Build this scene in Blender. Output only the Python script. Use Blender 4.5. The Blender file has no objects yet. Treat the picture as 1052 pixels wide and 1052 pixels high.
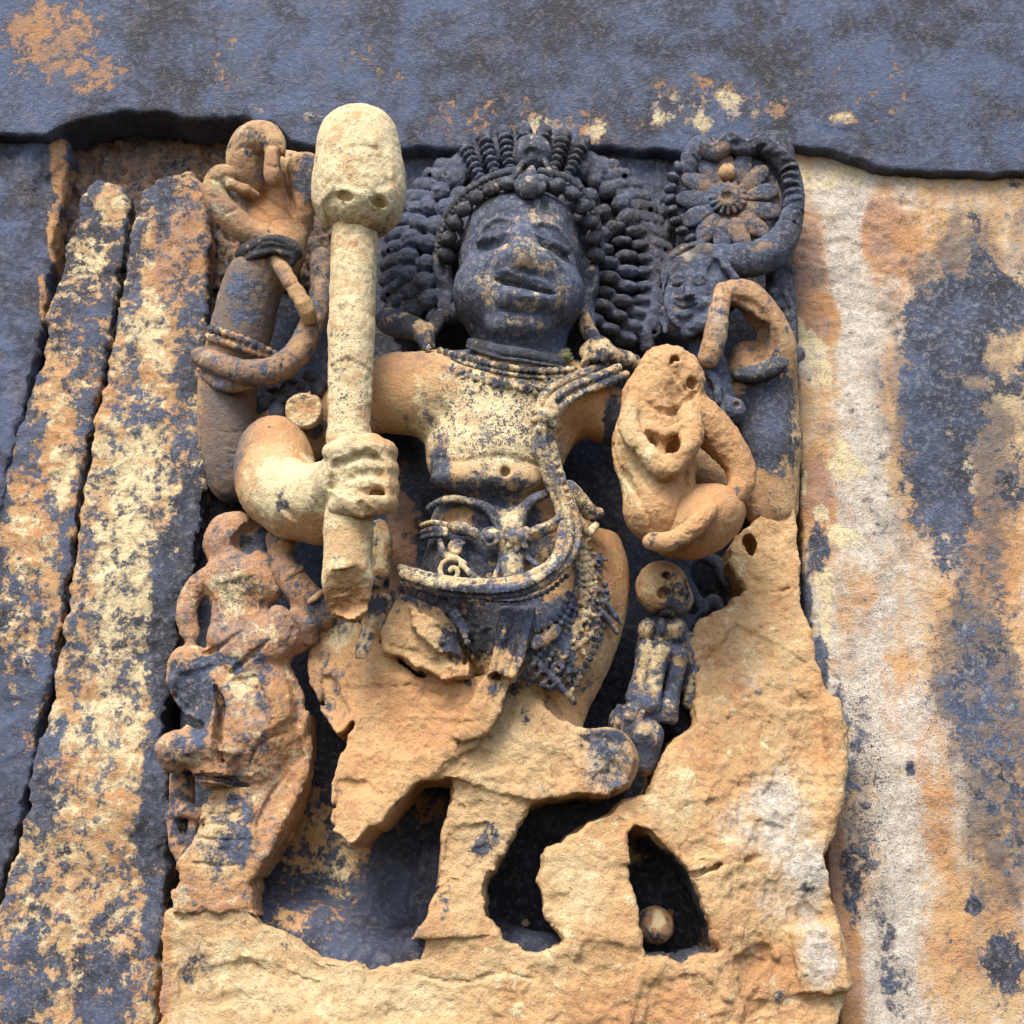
import bpy, math, time
import numpy as np
from mathutils import Vector, Matrix

T0 = time.time()
scene = bpy.context.scene
COL = scene.collection
R = math.radians

# ------------------------------------------------------------------ camera, sky, sun, exposure
F_PX, DIST, PITCH, HALF = 1400.0, 1400.0, R(15), 526.0          # all lengths below in millimetres
CAM = np.array([0.0, -DIST*math.cos(PITCH), -DIST*math.sin(PITCH)])
FWD = np.array([0.0, math.cos(PITCH), math.sin(PITCH)])
UP = np.array([0.0, -math.sin(PITCH), math.cos(PITCH)])
cd = bpy.data.cameras.new('camera')
cd.sensor_width = 36.0
cd.lens = 36.0*F_PX/(2*HALF)
cd.clip_end = 200.0
cam = bpy.data.objects.new('camera', cd)
cam.location = CAM*0.001
cam.rotation_euler = (R(90)+PITCH, 0, 0)
COL.objects.link(cam)
scene.camera = cam

SUN_EL, SUN_AZ = R(52), R(-22)          # azimuth from the viewer's side, negative = viewer's left
world = bpy.data.worlds.new('World')
scene.world = world
world.use_nodes = True
wn = world.node_tree.nodes
sky = wn.new('ShaderNodeTexSky')
sky.sky_type = 'NISHITA'
sky.sun_disc = False
sky.sun_elevation = SUN_EL
sky.sun_rotation = math.pi - SUN_AZ
sky.air_density = 1.0
sky.dust_density = 2.0
world.node_tree.links.new(sky.outputs[0], wn['Background'].inputs[0])
wn['Background'].inputs[1].default_value = 0.15
sd = bpy.data.lights.new('sun', 'SUN')
sd.energy = 2.3
sd.angle = R(26)
sd.color = (1.0, 0.96, 0.90)
sun = bpy.data.objects.new('sun', sd)
sdir = Vector((math.sin(SUN_AZ)*math.cos(SUN_EL), -math.cos(SUN_AZ)*math.cos(SUN_EL), math.sin(SUN_EL)))
sun.rotation_euler = sdir.to_track_quat('Z', 'Y').to_euler()
sun.location = (-1, -3, 4)
COL.objects.link(sun)
scene.render.engine = 'CYCLES'
scene.cycles.max_bounces = 4
scene.cycles.diffuse_bounces = 3
scene.cycles.glossy_bounces = 2
scene.view_settings.view_transform = 'Standard'
scene.view_settings.look = 'None'
scene.view_settings.gamma = 1.0
scene.view_settings.exposure = 1.22

# ------------------------------------------------------------------ geometry of the view: a picture point at a given depth
def P(px, py, d):
    """The point of the place seen at (px, py), d millimetres out from the wall face, and millimetres per pixel there."""
    ray = FWD*F_PX + np.array([1.0, 0, 0])*(px-HALF) + UP*(HALF-py)
    t = (-d-CAM[1])/ray[1]
    return CAM+ray*t, t

# ------------------------------------------------------------------ numpy noise
_rng = np.random.default_rng(7)
_G = _rng.normal(size=(1024, 3)).astype(np.float32)
_G /= np.linalg.norm(_G, axis=1)[:, None]
def pnoise(p, seed=0):
    i = np.floor(p).astype(np.int64)
    f = (p-i).astype(np.float32)
    u = f*f*f*(f*(f*6-15)+10)
    out = 0
    for dx in (0, 1):
        wx = u[:, 0] if dx else 1-u[:, 0]
        for dy in (0, 1):
            wy = u[:, 1] if dy else 1-u[:, 1]
            for dz in (0, 1):
                wz = u[:, 2] if dz else 1-u[:, 2]
                h = ((i[:, 0]+dx)*73856093) ^ ((i[:, 1]+dy)*19349663) ^ ((i[:, 2]+dz)*83492791) ^ (seed*2654435761)
                h = (h ^ (h >> 13))*1274126177
                g = _G[(h ^ (h >> 16)) & 1023]
                out = out+wx*wy*wz*(g[:, 0]*(f[:, 0]-dx)+g[:, 1]*(f[:, 1]-dy)+g[:, 2]*(f[:, 2]-dz))
    return out*1.5
def fbm(p, scale, octaves=4, seed=0, rough=0.5):
    a, s, out = 1.0, 1.0/scale, 0
    for k in range(octaves):
        out = out+a*pnoise(p*s+k*17.3, seed+k)
        a *= rough
        s *= 2.03
    return out
def terraces(p, scale, steps, seed=0, stretch=(1, 1, 1)):
    """flaked stone: a smooth field broken into flat levels with steep edges"""
    q = (fbm(p*np.array(stretch), scale, 4, seed)+0.15*fbm(p, scale*0.15, 2, seed+9))*steps
    fl = np.floor(q)
    t = q-fl
    return (fl+np.clip((t-0.86)/0.14, 0, 1)+0.10*t)/steps
def sstep(a, b, x):
    t = np.clip((x-a)/(b-a), 0, 1)
    return t*t*(3-2*t)

# ------------------------------------------------------------------ a small distance-field sculptor
class Sculpt:
    def __init__(s, h=2.0):
        s.h, s.prims = h, []
    def _add(s, lo, hi, fn, op, k):
        s.prims.append((np.asarray(lo, float), np.asarray(hi, float), fn, op, k))
    def chain(s, pts, k=6, op='u', smooth=0):
        """tapered limb through (px, py, d, r) points"""
        if smooth:
            pts = spline(pts, smooth)
        W = []
        for (x, y, d, r) in pts:
            w, t = P(x, y, d)
            W.append((w, r*t))
        for (a, ra), (b, rb) in zip(W[:-1], W[1:]):
            def fn(X, Y, Z, a=a, b=b, ra=ra, rb=rb):
                ab = b-a
                L = max(float(ab@ab), 1e-6)
                t = np.clip(((X-a[0])*ab[0]+(Y-a[1])*ab[1]+(Z-a[2])*ab[2])/L, 0, 1)
                return np.sqrt((X-a[0]-t*ab[0])**2+(Y-a[1]-t*ab[1])**2+(Z-a[2]-t*ab[2])**2)-(ra+(rb-ra)*t)
            m = max(ra, rb)
            s._add(np.minimum(a, b)-m, np.maximum(a, b)+m, fn, op, k)
        return s
    def ball(s, px, py, d, r, k=4, op='u'):
        c, t = P(px, py, d)
        r = r*t
        s._add(c-r, c+r, lambda X, Y, Z: np.sqrt((X-c[0])**2+(Y-c[1])**2+(Z-c[2])**2)-r, op, k)
        return s
    def _frame(s, ang, tilt, turn):
        M = Matrix.Rotation(-R(ang), 3, 'Y') @ Matrix.Rotation(R(turn), 3, 'Z') @ Matrix.Rotation(R(tilt), 3, 'X')
        return np.array(M)
    def ell(s, px, py, d, rx, ry, rd, ang=0, tilt=0, turn=0, k=8, op='u'):
        c, t = P(px, py, d)
        r = np.array([rx, rd, ry])*t
        M = s._frame(ang, tilt, turn)
        ext = np.sqrt(((M*r[None, :])**2).sum(1))
        def fn(X, Y, Z):
            x, y, z = X-c[0], Y-c[1], Z-c[2]
            l = [(M[0, i]*x+M[1, i]*y+M[2, i]*z) for i in range(3)]
            k0 = np.sqrt((l[0]/r[0])**2+(l[1]/r[1])**2+(l[2]/r[2])**2)
            k1 = np.sqrt((l[0]/r[0]**2)**2+(l[1]/r[1]**2)**2+(l[2]/r[2]**2)**2)
            return k0*(k0-1)/np.maximum(k1, 1e-6)
        s._add(c-ext, c+ext, fn, op, k)
        return s
    def box(s, px, py, d, hx, hy, hd, ang=0, tilt=0, turn=0, rnd=2, k=4, op='u'):
        c, t = P(px, py, d)
        r = np.array([hx, hd, hy])*t
        M = s._frame(ang, tilt, turn)
        ext = (np.abs(M)*r[None, :]).sum(1)
        def fn(X, Y, Z):
            x, y, z = X-c[0], Y-c[1], Z-c[2]
            q = [np.abs(M[0, i]*x+M[1, i]*y+M[2, i]*z)-(r[i]-rnd) for i in range(3)]
            return (np.sqrt(sum(np.maximum(v, 0)**2 for v in q))
                    + np.minimum(np.maximum(np.maximum(q[0], q[1]), q[2]), 0)-rnd)
        s._add(c-ext, c+ext, fn, op, k)
        return s
    def poly(s, pts, front, back, rnd=6, k=4, op='u', jag=0.0, jscale=18, dref=None, seed=0, soft=500):
        """an outlined block of stone; front = depth, or depth points (px, py, d) blended over the face"""
        ctl = [(x, y, d) for (x, y, d) in front] if isinstance(front, list) else [(pts[0][0], pts[0][1], front)]
        dm = sum(c[2] for c in ctl)/len(ctl) if dref is None else dref
        def dat(x, y):
            if len(ctl) == 1:
                return ctl[0][2]
            w = [1.0/((x-c[0])**2+(y-c[1])**2+soft)**1.5 for c in ctl]
            return sum(a*c[2] for a, c in zip(w, ctl))/sum(w)
        V = np.array([P(x, y, dat(x, y) if dref is None else dref)[0][[0, 2]] for x, y in pts])
        C = [(P(x, y, d)[0][[0, 2]], d) for x, y, d in ctl]
        dmax = max(c[2] for c in ctl)
        lo = np.array([V[:, 0].min(), -dmax, V[:, 1].min()])-jag*2
        hi = np.array([V[:, 0].max(), -back, V[:, 1].max()])+jag*2
        def fn(X, Y, Z):
            x, z = X[:, :, 0], Z[:, :, 0]
            x, z = np.broadcast_arrays(x[:, :], z[:, :]) if x.shape != z.shape else (x, z)
            o = outline(V, x, z)
            if jag:
                pp = np.stack([x.ravel(), np.zeros(x.size), z.ravel()], 1)
                o = o+jag*fbm(pp, jscale, 4, 50+seed, 0.6).reshape(o.shape)
            if len(C) == 1:
                fr = np.full(x.shape, C[0][1], float)
            else:
                num = den = 0
                for (c, d) in C:
                    w = 1.0/((x-c[0])**2+(z-c[1])**2+soft)**1.5
                    num = num+w*d
                    den = den+w
                fr = num/den
            a = o[:, :, None]
            b = np.maximum(-Y-fr[:, :, None], Y+back)
            q = np.maximum(rnd-np.abs(a-b), 0)/max(rnd, 1e-6)
            return np.maximum(a, b)+q*q*rnd*0.25
        s._add(lo, hi, fn, op, k)
        return s
    def _lines(s, pts, d, smooth):
        if smooth:
            pts = [q[:2] for q in spline([(x, y, 0) for x, y in pts], smooth)]
        return np.array([P(x, y, d)[0][[0, 2]] for x, y in pts])
    def groove(s, pts, d, w, depth, smooth=4, between=None):
        """cut (or with a negative depth raise) a line into whatever surface lies there"""
        V = s._lines(pts, d, smooth)
        lo, hi = np.array([V[:, 0].min()-w, -320, V[:, 1].min()-w]), np.array([V[:, 0].max()+w, 200, V[:, 1].max()+w])
        if between:
            lo[1], hi[1] = -between[1], -between[0]
        def fn(X, Y, Z):
            x, z = X[:, :, 0], Z[:, :, 0]
            out = None
            n = len(V)-1
            for i, (a, b) in enumerate(zip(V[:-1], V[1:])):
                ex, ez = b-a
                t = np.clip(((x-a[0])*ex+(z-a[1])*ez)/max(ex*ex+ez*ez, 1e-9), 0, 1)
                q = (x-a[0]-ex*t)**2+(z-a[1]-ez*t)**2
                m = 0.3+0.7*np.sqrt(np.maximum(np.sin(np.pi*np.clip((i+t)/n, 0.0, 1.0)), 0.0))
                p = np.maximum(1-q/(w*m)**2, 0)**2*m
                out = p if out is None else np.maximum(out, p)
            return (depth*out)[:, :, None]
        s._add(lo, hi, fn, 'a', 0)
        return s
    def spall(s, cx, cy, rx, ry, d, n, size, depth, seed, ang=0, between=None):
        """many flakes broken off a face, each deepest along one sharp edge and feathering out on the other"""
        g = np.random.default_rng(seed)
        for i in range(n):
            q, f = g.uniform(0, 6.283), math.sqrt(g.uniform(0, 1))
            u, v = rx*f*math.cos(q), ry*f*math.sin(q)
            x, y = cx+u*math.cos(R(ang))-v*math.sin(R(ang)), cy-u*math.sin(R(ang))-v*math.cos(R(ang))
            r = size*g.uniform(0.45, 1.25)
            m = int(g.integers(4, 8))
            a0 = g.uniform(0, 6.283)
            el, tw = g.uniform(0.45, 1.0), g.uniform(-0.6, 0.6)
            pts = []
            for k in range(m):
                a = a0+6.283*(k+g.uniform(-0.3, 0.3))/m
                px, py = r*g.uniform(0.7, 1.15)*math.cos(a), r*el*g.uniform(0.7, 1.15)*math.sin(a)
                pts.append((x+px*math.cos(tw)-py*math.sin(tw), y+px*math.sin(tw)+py*math.cos(tw)))
            s.scar(pts, d, depth*g.uniform(0.4, 1.1), 0.9, 1.6, seed+i, between, ramp=(g.uniform(0, 6.283), r))
        return s
    def scar(s, pts, d, depth, edge=1.3, jag=2.0, seed=0, between=None, ramp=None):
        """a flake broken away: the outline drops by depth with a steep edge"""
        V = s._lines(pts, d, 0)
        lo, hi = np.array([V[:, 0].min()-8, -320, V[:, 1].min()-8]), np.array([V[:, 0].max()+8, 200, V[:, 1].max()+8])
        if between:
            lo[1], hi[1] = -between[1], -between[0]
        def fn(X, Y, Z):
            x, z = np.broadcast_arrays(X[:, :, 0], Z[:, :, 0])
            o = outline(V, x, z)
            pp = np.stack([x.ravel(), np.zeros(x.size), z.ravel()], 1)
            o = o+jag*fbm(pp, 14, 4, 70+seed, 0.6).reshape(o.shape)
            w = depth*(1-sstep(-edge, edge, o))
            if ramp:
                c = V.mean(0)
                w = w*np.clip(0.5+0.5*((x-c[0])*math.cos(ramp[0])+(z-c[1])*math.sin(ramp[0]))/ramp[1], 0, 1)
            return w[:, :, None]
        s._add(lo, hi, fn, 'a', 0)
        return s
    def mesh(s):
        us = [p for p in s.prims if p[3] == 'u']
        h = s.h
        lo = np.min([p[0] for p in us], 0)-4*h
        hi = np.max([p[1] for p in us], 0)+4*h
        n = np.ceil((hi-lo)/h).astype(int)+1
        F = np.full(n, 60.0, np.float32)
        # axes order x, z, y so that a face outline broadcasts along depth
        F = F.transpose(0, 2, 1).copy()
        ax = [lo[i]+h*np.arange(n[i]) for i in range(3)]
        for (a, b, fn, op, k) in s.prims:
            pad = 0 if op == 'a' else k+3*h
            i0 = np.clip(np.floor((a-pad-lo)/h).astype(int), 0, n-1)
            i1 = np.clip(np.ceil((b+pad-lo)/h).astype(int)+1, 1, n)
            if np.any(i1 <= i0):
                continue
            X = ax[0][i0[0]:i1[0]][:, None, None].astype(np.float32)
            Y = ax[1][i0[1]:i1[1]][None, None, :].astype(np.float32)
            Z = ax[2][i0[2]:i1[2]][None, :, None].astype(np.float32)
            sub = F[i0[0]:i1[0], i0[2]:i1[2], i0[1]:i1[1]]
            dd = fn(X, Y, Z).astype(np.float32)
            if op == 'a':
                sub[...] = sub+dd
            elif op == 's':
                dd = -dd
                q = np.maximum(k-np.abs(sub-dd), 0)/max(k, 1e-6)
                sub[...] = np.maximum(sub, dd)+q*q*k*0.25
            else:
                q = np.maximum(k-np.abs(sub-dd), 0)/max(k, 1e-6)
                sub[...] = np.minimum(sub, dd)-q*q*k*0.25
        F = F.transpose(0, 2, 1)
        return surface(F, lo, h)

def outline(V, x, z):
    d2 = np.full(x.shape, 1e12)
    sg = np.ones(x.shape)
    for i in range(len(V)):
        a, b = V[i], V[i-1]
        ex, ez = b-a
        wx, wz = x-a[0], z-a[1]
        t = np.clip((wx*ex+wz*ez)/max(ex*ex+ez*ez, 1e-9), 0, 1)
        d2 = np.minimum(d2, (wx-ex*t)**2+(wz-ez*t)**2)
        c1, c2, c3 = z >= a[1], z < b[1], ex*wz > ez*wx
        sg = np.where((c1 & c2 & c3) | (~c1 & ~c2 & ~c3), -sg, sg)
    return sg*np.sqrt(d2)

def surface(F, lo, h):
    S = F < 0
    c = sum(S[i:F.shape[0]-1+i, j:F.shape[1]-1+j, k:F.shape[2]-1+k].astype(np.uint8)
            for i in (0, 1) for j in (0, 1) for k in (0, 1))
    ids = np.argwhere((c > 0) & (c < 8))
    idx = np.full(c.shape, -1, np.int32)
    idx[tuple(ids.T)] = np.arange(len(ids))
    acc = np.zeros((len(ids), 3), np.float32)
    cnt = np.zeros(len(ids), np.float32)
    for axis in range(3):
        o = [a for a in range(3) if a != axis]
        for u in (0, 1):
            for v in (0, 1):
                A = np.zeros(3, int)
                A[o[0]], A[o[1]] = u, v
                B = A.copy()
                B[axis] = 1
                fa, fb = F[tuple((ids+A).T)], F[tuple((ids+B).T)]
                m = (fa < 0) != (fb < 0)
                t = np.where(m, fa/np.where(m, fa-fb, 1), 0)
                p = A+t[:, None]*(B-A)
                acc += np.where(m[:, None], p, 0)
                cnt += m
    V = (ids+acc/np.maximum(cnt, 1)[:, None])*h+lo
    Q = []
    for axis in range(3):
        o = [(axis+1) % 3, (axis+2) % 3]
        sl0 = [slice(None)]*3
        sl1 = [slice(None)]*3
        sl0[axis], sl1[axis] = slice(0, -1), slice(1, None)
        a, b = S[tuple(sl0)], S[tuple(sl1)]
        e = np.argwhere(a != b)
        ok = (e[:, o[0]] > 0) & (e[:, o[1]] > 0) & (e[:, o[0]] < c.shape[o[0]]) & (e[:, o[1]] < c.shape[o[1]])
        e = e[ok]
        inside = a[tuple(e.T)]
        D0, D1 = np.zeros(3, int), np.zeros(3, int)
        D0[o[0]] = 1
        D1[o[1]] = 1
        q = np.stack([idx[tuple((e-D0-D1).T)], idx[tuple((e-D1).T)], idx[tuple(e.T)], idx[tuple((e-D0).T)]], 1)
        q[~inside] = q[~inside][:, ::-1]
        Q.append(q)
    return V.astype(np.float32), np.concatenate(Q).astype(np.int32)

def spline(pts, n):
    p = [np.array(q, float) for q in pts]
    p = [2*p[0]-p[1]]+p+[2*p[-1]-p[-2]]
    out = []
    for i in range(1, len(p)-2):
        for j in range(n):
            t = j/n
            out.append(0.5*((2*p[i])+(p[i+1]-p[i-1])*t+(2*p[i-1]-5*p[i]+4*p[i+1]-p[i+2])*t*t
                            + (3*p[i]-p[i-1]-3*p[i+1]+p[i+2])*t**3))
    out.append(p[-2])
    return [tuple(q) for q in out]
def resample(pts, step, smooth=8):
    q = spline(pts, smooth) if smooth else pts
    q = np.array(q, float)
    L = np.concatenate([[0], np.cumsum(np.linalg.norm(np.diff(q[:, :2], axis=0), axis=1))])
    n = max(2, int(round(L[-1]/step))+1)
    t = np.linspace(0, L[-1], n)
    return [tuple(np.interp(v, L, q[:, k]) for k in range(q.shape[1])) for v in t]

# ------------------------------------------------------------------ stone
ATTR = ('patina', 'pale', 'red', 'speck', 'wash', 'grime', 'frac', 'sheen_mottle')
def stone_material():
    m = bpy.data.materials.new('weathered_sandstone')
    m.use_nodes = True
    nt = m.node_tree
    N, L = nt.nodes, nt.links
    bs = N['Principled BSDF']
    geo = N.new('ShaderNodeNewGeometry')
    pos = geo.outputs['Position']
    A = {}
    for a in ATTR:
        n = N.new('ShaderNodeAttribute')
        n.attribute_name = a
        A[a] = n.outputs['Fac']
    def off(v):
        n = N.new('ShaderNodeVectorMath')
        n.inputs[1].default_value = v
        L.new(pos, n.inputs[0])
        return n.outputs[0]
    def noise(scale, detail=6, rough=0.6, dist=0.0, o=(0, 0, 0), vec=None):
        n = N.new('ShaderNodeTexNoise')
        n.inputs['Scale'].default_value = scale
        n.inputs['Detail'].default_value = detail
        n.inputs['Roughness'].default_value = rough
        n.inputs['Distortion'].default_value = dist
        L.new(vec if vec is not None else off(o), n.inputs['Vector'])
        return n.outputs['Fac']
    def M(op, a, b=None, c=None, clamp=False):
        n = N.new('ShaderNodeMath')
        n.operation = op
        n.use_clamp = clamp
        for i, v in enumerate((a, b, c)):
            if v is None:
                continue
            if isinstance(v, (int, float)):
                n.inputs[i].default_value = v
            else:
                L.new(v, n.inputs[i])
        return n.outputs[0]
    def smooth(v, a, b):
        n = N.new('ShaderNodeMapRange')
        n.interpolation_type = 'SMOOTHSTEP'
        n.inputs['From Min'].default_value = a
        n.inputs['From Max'].default_value = b
        L.new(v, n.inputs['Value'])
        return n.outputs[0]
    def mix(f, a, b):
        n = N.new('ShaderNodeMix')
        n.data_type = 'RGBA'
        for s_, v in (('Factor', f),):
            if isinstance(v, (int, float)):
                n.inputs[0].default_value = v
            else:
                L.new(v, n.inputs[0])
        for i, v in ((6, a), (7, b)):
            if isinstance(v, tuple):
                n.inputs[i].default_value = v+(1,)
            else:
                L.new(v, n.inputs[i])
        return n.outputs[2]
    n_big = noise(7, 4, 0.55, 0.2, (9.1, 0.7, 3.3))
    n_mid = noise(28, 6, 0.62, 0.3, (3.1, 1.7, 0.4))
    n_pat = noise(66, 7, 0.72, 0.2, (7.3, 2.1, 5.5))
    n_fine = noise(170, 6, 0.7, 0.2, (1.3, 9.2, 4.1))
    n_grain = noise(560, 4, 0.75, 0.0, (5.3, 4.2, 2.1))
    n_pale = noise(52, 7, 0.70, 0.25, (11.7, 3.9, 8.8))
    n_wash = noise(26, 7, 0.74, 0.2, (2.2, 14.1, 6.3))
    def dev(v, k):
        return M('MULTIPLY', M('SUBTRACT', v, 0.5), k)
    # body colour of the stone: ochre -> orange -> terracotta
    rv = M('ADD', A['red'], M('ADD', dev(n_big, 0.9), M('ADD', dev(n_mid, 1.1), dev(n_fine, 0.5))))
    ramp = N.new('ShaderNodeValToRGB')
    L.new(rv, ramp.inputs[0])
    e = ramp.color_ramp.elements
    e[0].position, e[0].color = 0.0, (0.64, 0.47, 0.25, 1)
    e[1].position, e[1].color = 1.0, (0.40, 0.235, 0.155, 1)
    x = e.new(0.35); x.color = (0.60, 0.365, 0.165, 1)
    x = e.new(0.65); x.color = (0.52, 0.26, 0.105, 1)
    val = M('ADD', 1.0, M('ADD', dev(n_fine, 1.1), M('ADD', dev(n_grain, 0.9), dev(n_mid, 0.5))))
    hsv = N.new('ShaderNodeHueSaturation')
    L.new(ramp.outputs[0], hsv.inputs['Color'])
    L.new(val, hsv.inputs['Value'])
    col = hsv.outputs[0]
    # grey-white wash
    wm = smooth(M('ADD', A['wash'], M('ADD', dev(n_wash, 1.5), dev(n_fine, 0.7))), 0.22, 0.88)
    wcol = mix(smooth(n_fine, 0.35, 0.65), (0.42, 0.36, 0.29), (0.74, 0.67, 0.56))
    col = mix(M('MULTIPLY', wm, 0.92), col, wcol)
    # cream lichen / bleached crust
    pm = smooth(M('ADD', A['pale'], M('ADD', dev(n_pale, 2.0), dev(n_fine, 0.7))), 0.42, 0.62)
    pcol = mix(n_grain, (0.66, 0.51, 0.26), (0.82, 0.70, 0.43))
    col = mix(M('MULTIPLY', pm, 0.85), col, pcol)
    # brown-grey weathering film
    gm = smooth(M('ADD', A['grime'], M('ADD', dev(n_mid, 0.9), dev(n_fine, 0.8))), 0.20, 0.85)
    gcol = mix(n_fine, (0.085, 0.075, 0.075), (0.20, 0.155, 0.125))
    col = mix(M('MULTIPLY', gm, 0.88), col, gcol)
    # dark pits and grains
    pit = smooth(M('ADD', n_grain, M('ADD', dev(n_fine, 0.7), M('ADD', dev(n_mid, 0.4), M('MULTIPLY', A['speck'], 0.05)))), 0.575, 0.65)
    spk = M('MULTIPLY', pit, A['speck'], clamp=True)
    spk2 = M('MULTIPLY', smooth(n_fine, 0.57, 0.66), M('MULTIPLY', A['speck'], 0.75), clamp=True)
    spk = M('MAXIMUM', spk, spk2)
    col = mix(spk, col, (0.080, 0.074, 0.078))
    # fine crackle of broken stone
    vo = N.new('ShaderNodeTexVoronoi')
    vo.feature = 'DISTANCE_TO_EDGE'
    vo.inputs['Scale'].default_value = 34
    wv = N.new('ShaderNodeVectorMath')
    wv.operation = 'MULTIPLY_ADD'
    wn_ = N.new('ShaderNodeTexNoise')
    wn_.inputs['Scale'].default_value = 40
    wn_.inputs['Detail'].default_value = 5
    L.new(pos, wn_.inputs['Vector'])
    L.new(wn_.outputs['Color'], wv.inputs[0])
    wv.inputs[1].default_value = (0.045, 0.045, 0.045)
    L.new(pos, wv.inputs[2])
    L.new(wv.outputs[0], vo.inputs['Vector'])
    crack = M('SUBTRACT', 1.0, smooth(vo.outputs['Distance'], 0.0, 0.02))
    crack = M('MULTIPLY', crack, M('MULTIPLY', smooth(n_mid, 0.53, 0.66), A['frac']), clamp=True)
    col = mix(M('MULTIPLY', crack, 0.4), col, (0.14, 0.085, 0.055))
    st = M('MULTIPLY', M('ADD', n_mid, M('ADD', dev(n_fine, 0.22), dev(n_big, 0.5))), 9.0)
    stf = M('FLOOR', st)
    stair = M('ADD', stf, smooth(M('SUBTRACT', st, stf), 0.86, 1.0))
    edge = M('MULTIPLY', smooth(M('SUBTRACT', st, stf), 0.80, 0.93), M('MULTIPLY', A['frac'], smooth(n_fine, 0.40, 0.60)), clamp=True)
    col = mix(M('MULTIPLY', edge, 0.45), col, (0.15, 0.095, 0.06))
    # dark crust, with a thin stained margin
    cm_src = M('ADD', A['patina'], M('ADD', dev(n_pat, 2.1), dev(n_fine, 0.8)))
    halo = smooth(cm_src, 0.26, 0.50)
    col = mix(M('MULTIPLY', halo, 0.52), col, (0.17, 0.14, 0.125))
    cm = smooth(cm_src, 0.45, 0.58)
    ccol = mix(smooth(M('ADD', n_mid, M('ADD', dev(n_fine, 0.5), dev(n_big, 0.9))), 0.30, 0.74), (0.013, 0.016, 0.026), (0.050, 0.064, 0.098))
    ccol = mix(M('MULTIPLY', A['sheen_mottle'], smooth(M('ADD', n_mid, M('ADD', dev(n_fine, 0.4), dev(n_big, 0.8))), 0.25, 0.75)), ccol, (0.078, 0.116, 0.212))  # blue sheen of the sky, painted into the crust colour
    ccol = mix(M('MULTIPLY', smooth(M('ADD', n_wash, dev(n_fine, 0.4)), 0.53, 0.68), M('MULTIPLY', A['sheen_mottle'], 0.55)), ccol, (0.125, 0.092, 0.078))  # brown mottling of the crust, weighted by the same attribute
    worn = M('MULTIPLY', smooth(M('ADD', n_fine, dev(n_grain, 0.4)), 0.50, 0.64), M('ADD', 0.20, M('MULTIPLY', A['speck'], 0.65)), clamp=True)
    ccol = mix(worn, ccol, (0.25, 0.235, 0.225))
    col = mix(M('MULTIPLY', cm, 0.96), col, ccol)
    L.new(col, bs.inputs['Base Color'])
    rg = M('SUBTRACT', 0.88, M('MULTIPLY', cm, 0.34))
    L.new(M('ADD', rg, dev(n_fine, 0.4)), bs.inputs['Roughness'])
    bs.inputs['Specular IOR Level'].default_value = 0.45
    hgt = M('ADD', M('ADD', M('MULTIPLY', M('MULTIPLY', stair, A['frac']), 0.085), M('MULTIPLY', n_fine, 1.15)), M('ADD', M('MULTIPLY', n_grain, 0.75), M('MULTIPLY', n_mid, 0.35)))
    hgt = M('ADD', hgt, M('MULTIPLY', cm, M('MULTIPLY', M('SUBTRACT', 1.0, smooth(A['patina'], 0.75, 0.95)), 0.40)))
    b = N.new('ShaderNodeBump')
    b.inputs['Strength'].default_value = 0.7
    b.inputs['Distance'].default_value = 0.006
    L.new(hgt, b.inputs['Height'])
    L.new(b.outputs[0], bs.inputs['Normal'])
    return m
STONE = stone_material()

def paint(V, base, blobs, dref):
    """stains and painted sheen with a place on the stone: (attribute, value, px, py, rx, ry, angle)"""
    out = {a: np.full(len(V), base.get(a, 0.0), np.float32) for a in ATTR}
    for bl in blobs:
        at, val, px, py, rx = bl[:5]
        ry = bl[5] if len(bl) > 5 else rx
        ang = R(bl[6]) if len(bl) > 6 else 0
        d = bl[7] if len(bl) > 7 else dref
        c, t = P(px, py, d)
        dx, dz = (V[:, 0]-c[0])/t, (V[:, 2]-c[2])/t*math.cos(PITCH)
        u = (dx*math.cos(ang)+dz*math.sin(ang))/rx
        v = (-dx*math.sin(ang)+dz*math.cos(ang))/ry
        w = 1-sstep(0.40, 1.35, np.sqrt(u*u+v*v))
        if len(bl) > 8:                                            # only the surfaces lying between two depths
            w = w*sstep(bl[8][0]-4, bl[8][0]+4, -V[:, 1])*(1-sstep(bl[8][1]-4, bl[8][1]+4, -V[:, 1]))
        for a1 in at.split('+'):
            out[a1] = out[a1]*(1-w)+val*w
    return out

def normals(V, Q):
    n = np.zeros_like(V)
    a = V[Q[:, 2]]-V[Q[:, 0]]
    b = V[Q[:, 3]]-V[Q[:, 1]]
    f = np.cross(a, b)
    for i in range(4):
        for c in range(3):
            n[:, c] += np.bincount(Q[:, i], f[:, c], len(V)).astype(np.float32)
    return n/np.maximum(np.linalg.norm(n, axis=1), 1e-9)[:, None]

def link_mesh(name, V, Q, parent=None, origin=(0, 0, 0), attrs=None, mat=None):
    me = bpy.data.meshes.new(name)
    me.vertices.add(len(V))
    me.vertices.foreach_set('co', ((V-np.asarray(origin))*0.001).astype(np.float32).ravel())
    me.loops.add(Q.size)
    me.loops.foreach_set('vertex_index', Q.ravel())
    me.polygons.add(len(Q))
    me.polygons.foreach_set('loop_start', np.arange(0, Q.size, 4, dtype=np.int32))
    me.polygons.foreach_set('use_smooth', np.ones(len(Q), bool))
    me.update(calc_edges=True)
    for a in ATTR:
        if attrs is not None:
            l = me.attributes.new(a, 'FLOAT', 'POINT')
            l.data.foreach_set('value', attrs[a].astype(np.float32))
    me.materials.append(mat or STONE)
    o = bpy.data.objects.new(name, me)
    COL.objects.link(o)
    if parent is not None:
        o.parent = parent
    return o

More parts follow.
